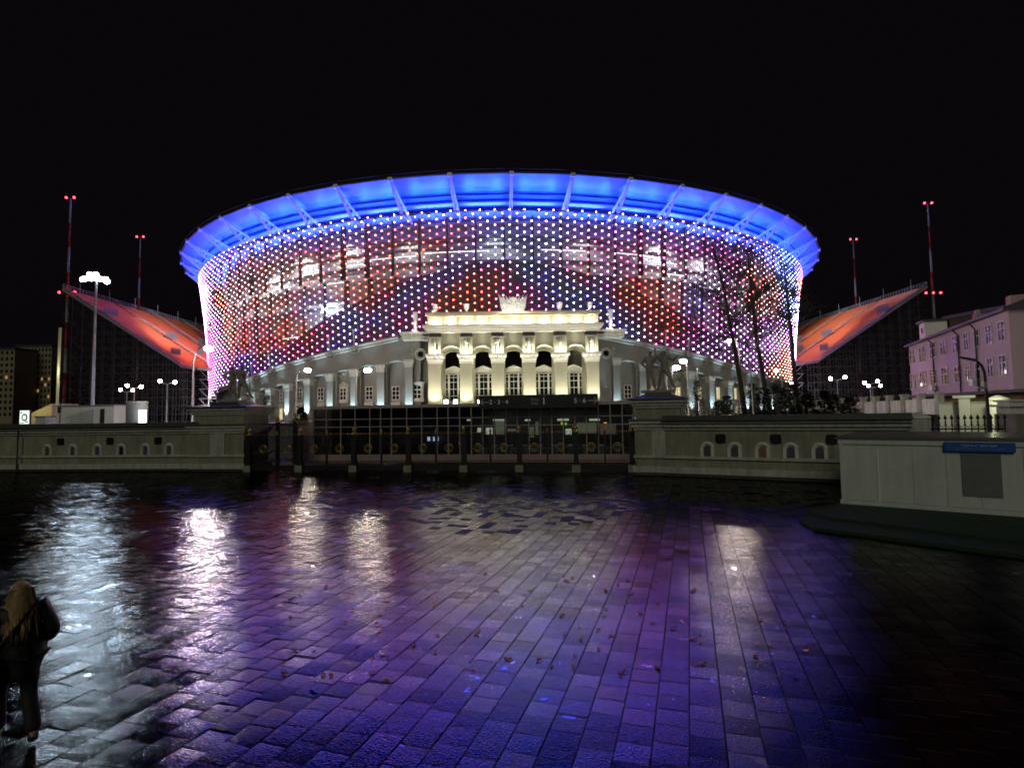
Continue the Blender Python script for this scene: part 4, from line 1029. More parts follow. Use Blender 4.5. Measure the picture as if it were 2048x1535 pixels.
for x in (960, 990, 1020, 1050, 1080, 1110, 1140, 1170, 1205, 1235):            # turnstiles
    p, _ = planpt(x, H0 - HN * 2.6, HD, 905); s = MB(); s.bz(p, 0, 1.02, .28, 1.3, hrz); s.bz(p, 1.02, 1.08, .34, 1.36, hrz); t_ = s.build('turnstile', M_alu, hall)
    s = MB(); s.tube([p + HD * .2 + Vector((0, 0, .85)), p + HD * .75 + Vector((0, 0, .85))], .025, 6); s.tube([p + HD * .2 + Vector((0, 0, .8)), p + HD * .6 + Vector((0, 0, .5))], .025, 6); s.build('turnstile_arm', M_steel, t_)
for x, e in ((985, 50), (1060, 34), (1135, 40), (1215, 26)):
    p, _ = planpt(x, H0 - HN * 3.0, HD, 840); lamp('AREA', 'hall_ceiling_light', (p.x, p.y, 3.98), e, (.95, 1, .78), 1.6, aim=(p.x, p.y, 0), parent=hall)
p, _ = planpt(800, H0 - HN * 3.0, HD, 840); lamp('AREA', 'hall_ceiling_light', (p.x, p.y, 3.98), 9, (.5, .85, 1), 1.6, aim=(p.x, p.y, 0), parent=hall)
a = at(611, 900, 42.9); s = MB(); s.bz((a.x, a.y + 1.2), 0, 3.15, 1.5, .3); tag(s.build('brick_wall', M_brick), 'short pale pink brick wall between inner gate and glass hall', 'wall')
# direction sign over the hall
sg0 = at(958, 803, 39.6); sg1 = at(1196, 803, 38.2); SD = (sg1 - sg0); SD.z = 0; SL = SD.length; SD.normalize(); srz = math.atan2(SD.y, SD.x); SN = Vector((SD.y, -SD.x, 0)); sm_ = (sg0 + sg1) / 2
sign = thing('direction_sign', (sm_.x, sm_.y, 3.9), 'long black gate number sign above the middle of the glass hall', 'sign')
s = MB(); s.bz(sm_, 3.92, 4.86, SL, .16, srz); s.build('sign_board', mat('black_sign_face', (.012, .012, .014), .35), sign)
s = MB()
for u in (.1, .5, .9): s.bz(sg0.lerp(sg1, u) - SN * .2, 4.3, 4.8, .08, .25, srz)
s.build('sign_bracket', M_steeldark, sign)
def text(txt, size, loc, rz, material, parent, name='lettering', align='CENTER', ext=.006):
    cu = bpy.data.curves.new(name, 'FONT'); cu.body = txt; cu.size = size; cu.extrude = ext; cu.align_x = align; cu.align_y = 'CENTER'
    tmp = bpy.data.objects.new('tmp_text', cu); COL.objects.link(tmp); bpy.context.view_layer.update()
    me = bpy.data.meshes.new_from_object(tmp.evaluated_get(bpy.context.evaluated_depsgraph_get())); bpy.data.objects.remove(tmp)
    me.transform(Matrix.Translation(loc) @ Matrix.Rotation(rz, 4, 'Z') @ Matrix.Rotation(pi / 2, 4, 'X')); me.materials.clear(); me.materials.append(material); me.name = name
    return link(name, me, parent)
E_sgn = emi('pale_backlit_lettering', (.8, .82, .72), .13); E_sgn2 = emi('dim_backlit_lettering', (.8, .82, .72), .05)
def spx(px): return planpt(px, sg0, SD, 803)[0] + SN * .1
def arrow(px, sgn):
    p = spx(px) + Vector((0, 0, 4.38)); s = MB(); s.bar(p - SD * .32, p + SD * .32, .05); h = p + SD * .32 * sgn
    s.bar(h, h - SD * .22 * sgn + Vector((0, 0, .2)), .05); s.bar(h, h - SD * .22 * sgn - Vector((0, 0, .2)), .05); s.build('arrow_symbol', E_sgn2, sign)
text('2 · 3 · 4', .44, spx(998) + Vector((0, 0, 4.38)), srz, E_sgn, sign); text('1', .72, spx(1088) + Vector((0, 0, 4.38)), srz, E_sgn, sign); text('5 · 6', .46, spx(1160) + Vector((0, 0, 4.38)), srz, E_sgn, sign)
text('Вход', .25, spx(1070) + Vector((0, 0, 4.52)), srz, E_sgn2, sign); text('Gate', .25, spx(1070) + Vector((0, 0, 4.25)), srz, E_sgn2, sign); arrow(970, -1); arrow(1185, 1)

# ================================================================ TEMPORARY STANDS AND MASTS
def stand(sg, Yn, Yf, label):
    X1, X2, Z1, Z2 = 78.5, 107.0, 16.4, 34.9
    o = thing('temporary_stand', (sg * 92, (Yn + Yf) / 2, 3), label, 'grandstand', 'temporary stands beside the bowl')
    N = 30
    ys = [Yn - .3, Yn + (Yf - Yn) * .26, Yn + (Yf - Yn) * .5, Yn + (Yf - Yn) * .76, Yf - .8]
    for (ya, yb) in zip(ys, ys[1:]):
        ya += .6; yb -= .6; pr = []
        for i in range(N):
            x0 = X1 + .3 + (X2 - X1 - 1) * i / N; x1 = X1 + .3 + (X2 - X1 - 1) * (i + 1) / N; z0 = Z1 + .15 + (Z2 - Z1 - .3) * i / N; z1 = Z1 + .15 + (Z2 - Z1 - .3) * (i + 1) / N
            pr += [(x0, z0), (x0, z1), ]
            if i == N - 1: pr.append((x1, z1))
        vs = [(sg * x, ya, z) for x, z in pr] + [(sg * x, yb, z) for x, z in pr]; n = len(pr)
        s = MB(); s.add(vs, [(i, i + 1, i + 1 + n, i + n) for i in range(n - 1)]); s.build('seat_block', M_seat, o)
    s = MB(); s.add([(sg * X1, Yn, Z1), (sg * X2, Yn, Z2), (sg * X2, Yf, Z2), (sg * X1, Yf, Z1), (sg * X1, Yn, Z1 - .5), (sg * X2, Yn, Z2 - .5), (sg * X2, Yf, Z2 - .5), (sg * X1, Yf, Z1 - .5)], [(0, 1, 2, 3), (4, 5, 6, 7), (0, 1, 5, 4), (1, 2, 6, 5), (3, 2, 6, 7), (0, 3, 7, 4)])
    s.build('stand_deck', mat('grey_stand_deck', (.09, .08, .08), .6), o)
    s = MB()
    A_, B_ = Vector((sg * X1, Yn - .3, Z1)), Vector((sg * X2, Yn - .3, Z2))
    for off, w in ((0.0, .28), (1.15, .09), (.6, .05)): s.bar(A_ + Vector((0, 0, off)), B_ + Vector((0, 0, off)), w)
    for i in range(70):
        p = A_.lerp(B_, i / 69); s.bar(p, p + Vector((0, 0, 1.15)), .05)
    for Ye in ys[1:4]:
        for dy in (-.5, .5):
            s.bar((sg * (X1 + 2), Ye + dy, Z1 + 2.2), (sg * (X2 - 1), Ye + dy, Z2 + 1.0), .07)
            for i in range(24):
                x = X1 + 2 + (X2 - X1 - 3) * i / 23; z = Z1 + 1.2 + (Z2 - Z1 - 1.2) * i / 23; s.bar((sg * x, Ye + dy, z), (sg * x, Ye + dy, z + .9), .05)
    for off in (.4, .9, 1.4): s.bar((sg * X2, Yn, Z2 + off), (sg * X2, Yf, Z2 + off), .07)
    for i in range(60): p = Vector((sg * X2, Yn + (Yf - Yn) * i / 59, Z2)); s.bar(p, p + Vector((0, 0, 1.5)), .07)
    for i in range(6): p = Vector((sg * X2, Yn + (Yf - Yn) * (i + .5) / 6, Z2)); s.bar(p, p + Vector((0, 0, 3.4)), .1)
    s.build('side_railing', M_steel, o)
    s = MB()                                               # vomitory enclosures and barrier panels
    for (u, yy, w) in ((.2, ys[1] + 2.5, 3.2), (.24, ys[2] + 1, 3.0), (.42, ys[1], 5), (.46, ys[2] + 2, 4.), (.1, ys[0] + 3, 4), (.62, ys[0] + 1.5, 4.5), (.5, ys[3], 4)):
        x = X1 + (X2 - X1) * u; z = Z1 + (Z2 - Z1) * u + 1.5
        for k in range(9):
            y0 = yy + w * (k / 9 - .5); s.bz((sg * x, y0), z - .4, z + 1.2, .08, .07)
        s.bz((sg * x, yy), z + 1.15, z + 1.25, .1, w); s.bz((sg * x, yy), z - .3, z - .2, .1, w); s.bz((sg * (x + .06), yy), z - .3, z + .9, .03, w)
    s.build('barrier_panel', mat('dull_barrier_mesh', (.16, .16, .16), .6), o, 'stuff')
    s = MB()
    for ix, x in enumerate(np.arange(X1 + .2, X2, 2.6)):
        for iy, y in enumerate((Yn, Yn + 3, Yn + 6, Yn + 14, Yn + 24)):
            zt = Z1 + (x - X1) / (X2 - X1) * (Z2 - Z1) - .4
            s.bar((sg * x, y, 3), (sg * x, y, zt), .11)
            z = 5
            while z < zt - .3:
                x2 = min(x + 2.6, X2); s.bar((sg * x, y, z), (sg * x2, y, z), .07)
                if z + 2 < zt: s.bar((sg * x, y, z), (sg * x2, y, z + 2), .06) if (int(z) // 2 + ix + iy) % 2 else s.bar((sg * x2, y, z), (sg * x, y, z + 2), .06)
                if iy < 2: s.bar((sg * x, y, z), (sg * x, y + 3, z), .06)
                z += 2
    s.build('scaffold', mat('darkened_scaffold_steel', (.055, .055, .055), .6), o, 'stuff'); s = MB()  # dimness under the stand put into the steel's colour
    for x in np.arange(X1 - 9.5, X1 + .1, 2.4):              # tall open frames between stand and bowl
        for y in (Yn + 8, Yn + 12):
            s.bar((sg * x, y, 3), (sg * x, y, 16.2), .14)
            for z in np.arange(4, 16, 2.4):
                if x < X1 - .5: s.bar((sg * x, y, z), (sg * (x + 2.4), y, z), .1); s.bar((sg * x, y, z), (sg * (x + 2.4), y, z + 2.4), .09)
    s.bz((sg * (X1 - 4.5), Yn + 10), 16.0, 16.5, 10, 6)
    s.build('tower_frame', M_steel, o, 'stuff')
    s = MB(); s.bz((sg * (X1 - 6.0), Yn + 9), 3, 14.5, .9, .9); s.bz((sg * (X1 - 6.0), Yn + 9), 14.5, 15, 1.4, 1.4); s.build('concrete_column', M_white, o)
    lamp('SPOT', 'stand_flood_beam', (sg * 76, Yn + 4, 37), 30000, (1, .95, .88), .5, aim=(sg * 84, Yn + 26, 19), parent=o, spot=1.9)
    lamp('SPOT', 'stand_flood_beam', (sg * 78, Yn + 30, 40), 13000, (.9, .9, 1), .5, aim=(sg * 98, Yn + 22, 27), parent=o, spot=1.9)
    lamp('POINT', 'yard_lamp_glow', (sg * (X1 - 6), Yn + 5, 6.5), 2600, (.92, .95, .85), .3, parent=o)
    s = MB(); s.box((sg * 80, Yn - 7, 27.2), (1.0, .5, .5)); 
    return o
stand(-1, 130, 190, 'steep orange seated temporary stand on scaffolding left of the bowl')
stand(1, 140, 205, 'steep orange seated temporary stand on scaffolding right of the bowl')
def mast(x, y, ztop, lab, low=None):
    o = thing('warning_mast', (x, y, 3), lab, 'mast', 'red and white masts on the stands')
    n = 9; z0 = 3
    for i in range(n):
        a = z0 + (ztop - z0) * i / n; b = z0 + (ztop - z0) * (i + 1) / n; s = MB(); s.tube([(x, y, a), (x, y, b)], [.38 - .2 * i / n, .38 - .2 * (i + 1) / n], 8); s.build('mast_section', M_red if i % 2 else M_wmast, o)
    for zz_, w in [(ztop + .2, .95)] + ([(low, 1.9)] if low else []):
        s = MB(); s.tube([(x - w, y, zz_ - .25), (x + w, y, zz_ - .25)], .06, 5); s.build('lamp_bracket', M_steeldark, o)
        for dx in ((-w, 0, w) if zz_ < ztop else (-w, w)):
            s = MB(); s.ball((x + dx, y - .2, zz_), .27, 6); s.build('red_warning_lamp', M_redlamp, o)
def P_(px, py, Y): q = at(px, py, Y); return q
q = P_(135, 394, 131); mast(q.x, q.y + 1, q.z, 'taller left red and white mast tipped with red lamps', low=34.8)
q = P_(281, 475, 156); mast(q.x, q.y, q.z, 'shorter left red and white mast nearer the bowl')
q = P_(1861, 405, 140); mast(q.x, q.y + 1, q.z, 'tallest right red and white mast tipped with red lamps', low=33.6)
q = P_(1706, 480, 169); mast(q.x, q.y, q.z, 'shorter right red and white mast nearer the bowl')

# ================================================================ LAMPS
def curved_lamp(hx, hy, pxx, Y, label, e, col=(1, .84, .68), r=.22, name='street_lamp', pole_px=None):
    h = at(hx, hy, Y); p = at(pxx, hy, Y); bx = p.x
    o = thing(name, (bx, Y, 3), label, 'street lamp', 'curved street lamps in front of the stadium')
    s = MB(); dx = h.x - bx; top = h.z
    pts = [(bx, Y, 3), (bx, Y, 3 + (top - 3) * .82), (bx + dx * .1, Y, 3 + (top - 3) * .92), (bx + dx * .35, Y, top + .05), (bx + dx * .65, Y, top + .22), (bx + dx, Y, top + .2)]
    s.tube(pts, [.13, .09, .07, .06, .05, .045], 6); s.build('lamp_pole', mat('grey_pole_paint', (.05, .05, .05), .5), o)
    s = MB(); s.box((h.x, Y, top + .16), (.95, .4, .16)); s.build('lamp_head', M_steeldark, o)
    s = MB(); s.ball((h.x, Y - .1, top - .02), (r * 1.35, r, r * .8), 8); s.build('lamp_lens', emi('street_lamp_lens_%d' % int(e), col, e), o)
    return o
curved_lamp(418, 697, 387, 62, 'tall curved street lamp glaring beside the left edge of the bowl', 1250, (1, .80, .80), r=.36)
curved_lamp(490, 748, 499, 80, 'small curved lamp over the left end of the old facade', 110)
curved_lamp(616, 740, 593, 68, 'curved street lamp above the dark fir left of the glass hall', 560, r=.3)
curved_lamp(736, 740, 712, 68, 'bright curved street lamp in front of the framed facade window', 560, r=.32)
curved_lamp(1461, 681, 1478, 56, 'street lamp glowing beside the thickest bare tree trunk', 560, r=.3)
curved_lamp(1323, 721, 1332, 66, 'lamp glowing just above the right pier statue', 300)
curved_lamp(1352, 735, 1343, 60, 'brightest of the lamps right of the pier statue, the lower one', 380, r=.3)
curved_lamp(1366, 722, 1374, 64, 'lamp right of the pier statue, the upper of the close pair', 380, r=.3)
curved_lamp(1551, 741, 1563, 78, 'lamp between the second and third bare trunks', 300)
curved_lamp(1583, 766, 1576, 88, 'small low lamp by the rightmost bare trunk', 60, r=.18)
def globe_lamp(x0, y0, x1, y1, px, Y, label, e=22):
    a, b = at(x0, y0, Y), at(x1, y1, Y); bx = at(px, 800, Y).x
    o = thing('globe_lamp', (bx, Y, 3), label, 'park lamp', 'twin headed park lamps')
    zc = (a.z + b.z) / 2 - .35
    s = MB(); s.tube([(bx, Y, 3), (bx, Y, zc)], [.09, .06], 6); s.tube([(a.x, Y, a.z - .1), ((a.x + bx) / 2, Y, zc + .1), (bx, Y, zc), ((b.x + bx) / 2, Y, zc + .1), (b.x, Y, b.z - .1)], .045, 5); s.build('lamp_pole', M_steel, o)
    for q in (a, b): s = MB(); s.ball((q.x, Y, q.z), .24, 8); s.build('lamp_globe', emi('globe_lens_%d' % e, (1, .86, .74), e), o)
globe_lamp(241, 779, 266, 780, 253.5, 88, 'park lamp with two globes, nearer the tall floodlight mast', 40)
globe_lamp(254.6, 771, 282.5, 773, 268, 80, 'park lamp with two globes over the round kiosk', 70)
globe_lamp(320, 762, 350, 764, 334, 80, 'park lamp with two globes under the left stand, right of the kiosk', 70)
globe_lamp(1661, 757, 1690, 754, 1676, 84, 'park lamp with two globes nearest the bowl on the right', 70)
globe_lamp(1729, 765, 1755, 762, 1742, 84, 'park lamp with two globes near the pink building', 60)
globe_lamp(1737, 771, 1761, 771, 1746, 92, 'rearmost park lamp with two globes near the pink building', 30)
s_ = at(752, 743, 77)
o = thing('floodlight_mast', (at(184, 845, 85).x, 85, 3), 'tall grey mast with a cluster of dazzling floodlights left of the bowl', 'floodlight')
q = at(190, 558, 85); bx = at(184, 845, 85).x
s = MB(); s.tube([(bx, 85, 3), (bx, 85, q.z + .3)], [.26, .15], 8); s.bar((q.x - 2.2, 85, q.z + .3), (q.x + 2.0, 85, q.z + .3), .16); s.build('mast_pole', M_steel, o)
for dx, dz in ((-1.9, 0), (-1.2, .15), (-.5, .1), (.2, .15), (.9, 0), (-.85, .75), (.1, .7), (1.9, -.4)):
    s = MB(); s.box((q.x + dx, 85.2, q.z + dz), (.8, .3, .7)); h_ = s.build('floodlight_head', M_steeldark, o)
    s = MB(); s.ball((q.x + dx, 84.95, q.z + dz), (.42, .14, .36), 8); s.build('floodlight_lens', emi('mast_floodlight_lens', (.66, .84, 1), 340), h_)
# slim lit post at the foot of the left stand
o = thing('lit_post', tuple(at(113, 842, 95)), 'slender yellowish lit post at the outer corner of the left stand', 'post')
a = at(113, 842, 95); b = at(119, 655, 95); s = MB(); s.tube([(a.x, 95, 3), (a.x + .1, 95, b.z)], .22, 6); s.build('post_shaft', mat('pale_post_paint', (.5, .48, .3), .6), o)
lamp('POINT', 'post_lamp', (a.x + 1.0, 93.6, 12), 260, (.95, .95, .6), .2, parent=o)

# ================================================================ BUILDINGS
o = thing('school_building', tuple(at(1900, 800, 70)), 'pinkish white three storey building with tall windows at the right edge', 'building')
A0 = at(1824, 795, 86); A1 = at(2027, 775, 55); zt_ = 13.6; zb_ = 3.0
A0.z = A1.z = 0; AD = (A1 - A0).normalized(); arz = math.atan2(AD.y, AD.x); AN = Vector((AD.y, -AD.x, 0)); AL = (A1 - A0).length
dp = 14; B1 = A1 - AN * dp; B0 = A0 - AN * dp
s = MB(); s.prism([(A0.x, A0.y), (A1.x, A1.y), (B1.x, B1.y), (B0.x, B0.y)], zb_, zt_); s.build('wall', M_pink, o)
s = MB(); e0 = A0 - AD * .5 + AN * .6; e1 = A1 + AD * .5 + AN * .6; f0 = B0 - AD * .5 - AN * .6; f1 = B1 + AD * .5 - AN * .6; mid0 = (e0 + f0) / 2; mid1 = (e1 + f1) / 2
s.add([(*e0.xy, zt_), (*e1.xy, zt_), (*f1.xy, zt_), (*f0.xy, zt_), (*mid0.xy, zt_ + 3), (*mid1.xy, zt_ + 3), (*e0.xy, zt_ - .3), (*e1.xy, zt_ - .3), (*f1.xy, zt_ - .3), (*f0.xy, zt_ - .3)], [(0, 1, 5, 4), (2, 3, 4, 5), (0, 4, 3), (1, 2, 5), (6, 7, 1, 0), (7, 8, 2, 1), (9, 6, 0, 3), (6, 9, 8, 7)])
s.build('roof', M_roofdark, o)
def on_face(px, py):
    p, u = planpt(px, A0, AD, py); return p, u
def face_z(px, py, p): return EYE + (831 - .014 * (px - 1024) - py) * p.y / FPX
wins = [(x, y0, y1, w) for (x, y0, y1, w) in [(1822, 698, 727, 4), (1829, 697, 726, 4), (1841, 694, 724, 4), (1848, 692, 722, 4), (1866, 684, 715, 11), (1887, 680, 710, 11), (1912, 671, 705, 12), (1934, 664, 699, 10), (1954, 658, 693, 10), (1979, 650, 687, 12), (2004, 642, 681, 14),
        (1824, 748, 779, 4), (1832, 746, 777, 4), (1843, 744, 775, 4), (1850, 742, 773, 4), (1868, 739, 771, 11), (1890, 735, 768, 12), (1916, 731, 764, 12), (1937, 726, 761, 10), (1957, 725, 758, 10), (1982, 715, 753, 12), (2007, 710, 750, 14)]]
E_spark = emi('street_light_reflection_lamp', (.8, .95, 1), .0)
M_sill = M_white
for x, y0, y1, w in wins:
    p, u = on_face(x, (y0 + y1) / 2); z1 = face_z(x, y0, p); z0 = face_z(x, y1, p)
    pa, _ = on_face(x - w / 2, y1); pb, _ = on_face(x + w / 2, y1); W_ = (pb - pa).length
    s = MB(); s.box(p + AN * .02 + Vector((0, 0, (z0 + z1) / 2)), (W_, .05, z1 - z0), arz); wd = s.build('window', M_glassdark, o)
    f = MB(); zc = (z0 + z1) / 2
    for k in ((-.5, 0, .5) if w > 5 else (-.5, .5)): f.box(p + AN * .06 + AD * (k * W_) + Vector((0, 0, zc)), (.1, .08, z1 - z0 + .1), arz)
    for zz_ in (z0, z0 + (z1 - z0) * .62, z1): f.box(p + AN * .065 + Vector((0, 0, zz_)), (W_ + .1, .08, .09), arz)
    f.build('window_frame', M_white, wd)
for px_ in (1873, 1925, 1961):
    p, u = on_face(px_ - 3, 740); s = MB(); s.tube([p + AN * .7 + Vector((0, 0, zt_ - .3)), p + AN * .15 + Vector((0, 0, zt_ - 1.1)), p + AN * .15 + Vector((0, 0, 3.2))], .09, 6); s.build('downpipe', M_roofdark, o)
for x, y in ((1872, 775), (1955, 764)):
    p, u = on_face(x, y); s = MB(); s.box(p + AN * .4 + Vector((0, 0, face_z(x, y, p))), (1.1, .5, .75), arz); s.build('air_conditioner', M_whitemetal, o)
p, _ = on_face(1846, 660); s = MB(); s.bz(p - AN * 1.2, zt_ - .2, zt_ + 2.4, 2.6, 2.6, arz); dm = s.build('dormer', M_white, o); s = MB(); s.bz(p - AN * 1.2, zt_ + 2.4, zt_ + 2.7, 3.2, 3.2, arz); s.build('dormer_roof', M_roofdark, dm); s = MB(); s.bz(p + AN * .12, zt_ + .7, zt_ + 1.7, 1.0, .06, arz); s.build('dormer_window', M_glassdark, dm)
for x in (1917, 1982): p, _ = on_face(x, 650); s = MB(); s.bz(p - AN * 2.2, zt_, zt_ + 1.8, 1.2, 1.2, arz); s.build('chimney', M_brick, o)
lamp('SPOT', 'school_yard_light', (30, 40, 9), 1700, (.9, .80, .97), .4, aim=(56, 70, 8), parent=o, spot=1.5)
# low dark roofed building in front of it
o = thing('low_annex', (44, 48, 3), 'low brown yellow building with a dark overhanging roof at the right edge', 'building')
Q0, Q1 = at(1850, 795, 60), at(2120, 780, 42); Q0.z = Q1.z = 0; QD = (Q1 - Q0).normalized(); QN = Vector((QD.y, -QD.x, 0)); qrz = math.atan2(QD.y, QD.x); QL = (Q1 - Q0).length; QM = (Q0 + Q1) / 2
s = MB(); s.bz(QM - QN * 3, 3, 4.75, QL, 6, qrz); s.build('wall', M_brown, o)
s = MB(); s.bz(QM - QN * 2.4, 4.75, 5.0, QL + 1, 7.6, qrz); s.build('roof', M_roofdark, o)
s = MB(); s.bz(QM + AN * 0 - QN * 2, 3.0, 4.4, 1.2, .2, qrz); 
# brown yellow gable seen past the corner
o2 = thing('ochre_building', tuple(at(2044, 760, 60)), 'unlit ochre building cut by the right edge of the view', 'building')
a = at(2035, 700, 62); s = MB(); s.bz((a.x + 9, a.y + 4), 3, 15.0, 18, 12, .2); s.build('wall', mat('unlit_ochre_render', (.06, .042, .016), .85), o2); s = MB(); s.bz((a.x + 9, a.y + 4), 15.0, 15.4, 19, 13, .2); s.build('roof', M_roofdark, o2)  # ochre darkened in its colour because no light falls there
# panelled boundary fence receding on the right
W0, W1 = at(1600, 825, 78), at(1880, 825, 47); W0.z = W1.z = 0; WD = (W1 - W0).normalized(); wrz = math.atan2(WD.y, WD.x); WL = (W1 - W0).length
o = thing('panel_fence', tuple((W0 + W1) / 2 + Vector((0, 0, 3))), 'pale panel fence with square posts receding behind the fir shrubs', 'fence')
n = 13
for i in range(n):
    p = W0.lerp(W1, i / (n - 1)); s = MB(); s.bz(p, 3, 4.75, .5, .5, wrz); s.bz(p, 4.75, 4.9, .65, .65, wrz); s.build('fence_post', M_stucco, o)
    if i < n - 1: p2 = W0.lerp(W1, (i + .5) / (n - 1)); s = MB(); s.bz(p2, 3, 4.35, WL / (n - 1) - .55, .16, wrz); s.build('fence_panel', M_trim, o)
lamp('POINT', 'fence_lamp', tuple(W0.lerp(W1, .12) + Vector((-1.5, -2.0, 5.6))), 90, (1, 1, .7), .2, parent=o)
# round white pillars and lit wall by the booth
def pillar(px, ptop, Y, dia, label, mt=M_trim, z0=0.):
    a = at(px, ptop, Y); o = thing('round_pillar', (a.x, Y, z0), label, 'pillar')
    s = MB(); s.lathe((a.x, Y, z0), [(dia / 2, 0), (dia / 2, a.z - z0 - .3)], 24); s.build('pillar_drum', mt, o)
    s = MB(); s.lathe((a.x, Y, a.z - .3), [(dia / 2 + .03, 0), (dia / 2 + .03, .08), (dia / 2 - .1, .16), (.08, .3)], 24); s.build('pillar_cap', M_white, o); return a
pillar(1835, 824, 25.2, .93, 'squat round pale pillar with a domed cap at the wall end')
pa = pillar(1995, 790, 30, 1.0, 'tall bright round pillar behind the spiked railing', M_white)
a, b = at(1880, 850, 33), at(2012, 850, 31); a.z = b.z = 0
o = thing('white_wall', tuple((a + b) / 2), 'white boundary wall lit yellowish behind the spiked railing', 'wall')
rzz = math.atan2((b - a).y, (b - a).x); s = MB(); s.bz((a + b) / 2, 0, 3.75, (b - a).length, .25, rzz); s.build('wall_panel', M_white, o); s = MB(); s.bz((a + b) / 2, 3.75, 3.85, (b - a).length, .4, rzz); s.build('wall_coping', M_trim, o)
p = at(1929, 803, 31.8); s = MB(); s.bz((p.x, p.y), 0, 4.05, .5, .5, rzz); s.bz((p.x, p.y), 4.05, 4.2, 1.0, .8, rzz); s.build('wall_pier', M_white, o)
p = at(2020, 808, 27.5); o = thing('gate_post', (p.x, p.y, 0), 'thick stepped pale post cut by the right edge behind the booth', 'post'); s = MB(); s.bz((p.x + 1.2, p.y), 0, 3.15, 3.0, 1.2); s.build('post_body', M_stucco, o); s = MB(); s.bz((p.x, p.y), 3.15, 3.5, .7, .8); s.bz((p.x, p.y), 3.5, 3.62, 1.1, 1.1); s.bz((p.x, p.y), 3.75, 3.85, .9, .9); s.bz((p.x, p.y), 3.6, 3.76, .7, .7); s.build('post_cap', M_white, o)
a, b = at(1853, 850, 26), at(2010, 850, 25); a.z = b.z = 0
o = thing('spiked_railing', tuple((a + b) / 2), 'black railing of arrow tipped bars above the booth roof', 'railing')
n = 13
for i in range(n):
    p = a.lerp(b, i / (n - 1)); s = MB(); s.tube([(p.x, p.y, .1), (p.x, p.y, 3.0)], .025, 5); q_ = s.build('railing_bar', M_dark, o)
    t = MB(); t.lathe((p.x, p.y, 2.95), [(.02, -.16), (.06, -.14), (.02, -.1), (.03, 0), (.085, .03), (.002, .24)], 6); t.build('arrow_tip', M_dark, q_)
s = MB(); s.bar(a + Vector((0, 0, 2.5)), b + Vector((0, 0, 2.5)), .05); s.bar(a + Vector((0, 0, .4)), b + Vector((0, 0, .4)), .05); s.build('railing_rail', M_dark, o)
s = MB()
for i in range(n - 1):
    p0, p1 = a.lerp(b, i / (n - 1)), a.lerp(b, (i + 1) / (n - 1)); pts = [p0.lerp(p1, k / 6) + Vector((0, 0, 2.78 - .2 * math.sin(pi * k / 6))) for k in range(7)]; s.tube(pts, .018, 4)
s.build('railing_garland', M_dark, o)
lamp('POINT', 'wall_lamp', (at(1950, 790, 28.5).x + 1, 28.8, 4.6), 130, (.95, 1, .6), .15, parent=o)
# bent unlit lamp post in front of it
pts = [at(1979, 900, 24), at(1979, 862, 24), at(1971, 765, 24), at(1969, 745, 24), at(1963, 730, 24), at(1951, 720, 24), at(1920, 714, 24)]
o = thing('bent_lamp_post', (pts[0].x, 24, 0), 'unlit lamp post with a bent arm in front of the pink building', 'lamp post')
s = MB(); s.tube([(pts[0].x, 24, 0)] + pts[:-1], [.09, .08, .07, .06, .055, .05, .045], 8); s.build('post_shaft', M_steeldark, o)
s = MB(); s.tube([pts[-2], pts[-1]], [.07, .05], 8); s.build('lamp_head', M_steeldark, o)
s = MB(); c_ = at(1968, 770, 24); s.box(c_, (.16, .16, .3)); s.box(at(1962, 775, 24), (.3, .12, .1)); s.build('camera_box', M_steel, o)

# ================================================================ BOOTH
C0 = gz(1685, 1006, .2); C1 = gz(2048, 1033, .2); CD_ = (C1 - C0); CD_.z = 0; CD_.normalize(); crz = math.atan2(CD_.y, CD_.x); CN = Vector((CD_.y, -CD_.x, 0)); CLn = 6.2; CDp = 5.6
booth = thing('white_booth', tuple(C0), 'large white panelled booth with a blue sign at the right edge', 'booth')
cm_ = C0 + CD_ * CLn / 2 - CN * CDp / 2
s = MB(); s.bz(cm_, .22, 2.42, CLn, CDp, crz); s.build('booth_body', M_whitemetal, booth)
def cz(px): return planpt(px, C0, CD_, 950)[0]
edges = [1685, 1757, 1826, 1893, 1960, 2048, 2120]
for xa, xb in zip(edges, edges[1:]):
    a, b = cz(xa), cz(xb); s = MB(); s.bz((a + b) / 2 + CN * .012, .36, 2.2, (b - a).length - .02, .024, crz); s.build('wall_panel', M_whitemetal, booth)
s = MB(); p = cz(1757); s.bz(p + CN * .03, .3, 2.12, .05, .05, crz); s.build('seam_strip', mat('bright_seam_strip', (.8, .8, .78), .4), booth)
s = MB(); s.bz(C0 + CD_ * .05 + CN * .01, .2, 2.5, .12, .09, crz); s.build('corner_post', M_whitemetal, booth)
s = MB(); s.bz(C0 + CD_ * CLn / 2 + CN * .03, 2.26, 2.46, CLn + .1, .08, crz); s.bz(C0 + CD_ * CLn / 2 + CN * .025, .2, .34, CLn + .1, .07, crz); s.build('frame_rail', M_whitemetal, booth)
s = MB(); s.bz(cm_, 2.42, 2.5, CLn + .25, CDp + .2, crz); s.build('roof_sheet', mat('wet_zinc_roof', (.3, .3, .3), .25, metal=.7), booth)
for i in range(16):
    s = MB(); s.bz(C0 + CD_ * CLn / 2 - CN * (.15 + i * .36), 2.5, 2.53, CLn + .1, .06, crz); s.build('roof_rib', mat('wet_zinc_roof', (.3, .3, .3), .25), booth)
a, b = cz(1924), cz(2004); s = MB(); s.bz((a + b) / 2 + CN * .03, .72, 2.06, (b - a).length, .06, crz); sh = s.build('roller_shutter', mat('grey_shutter', (.17, .18, .18), .6, var=.15), booth)
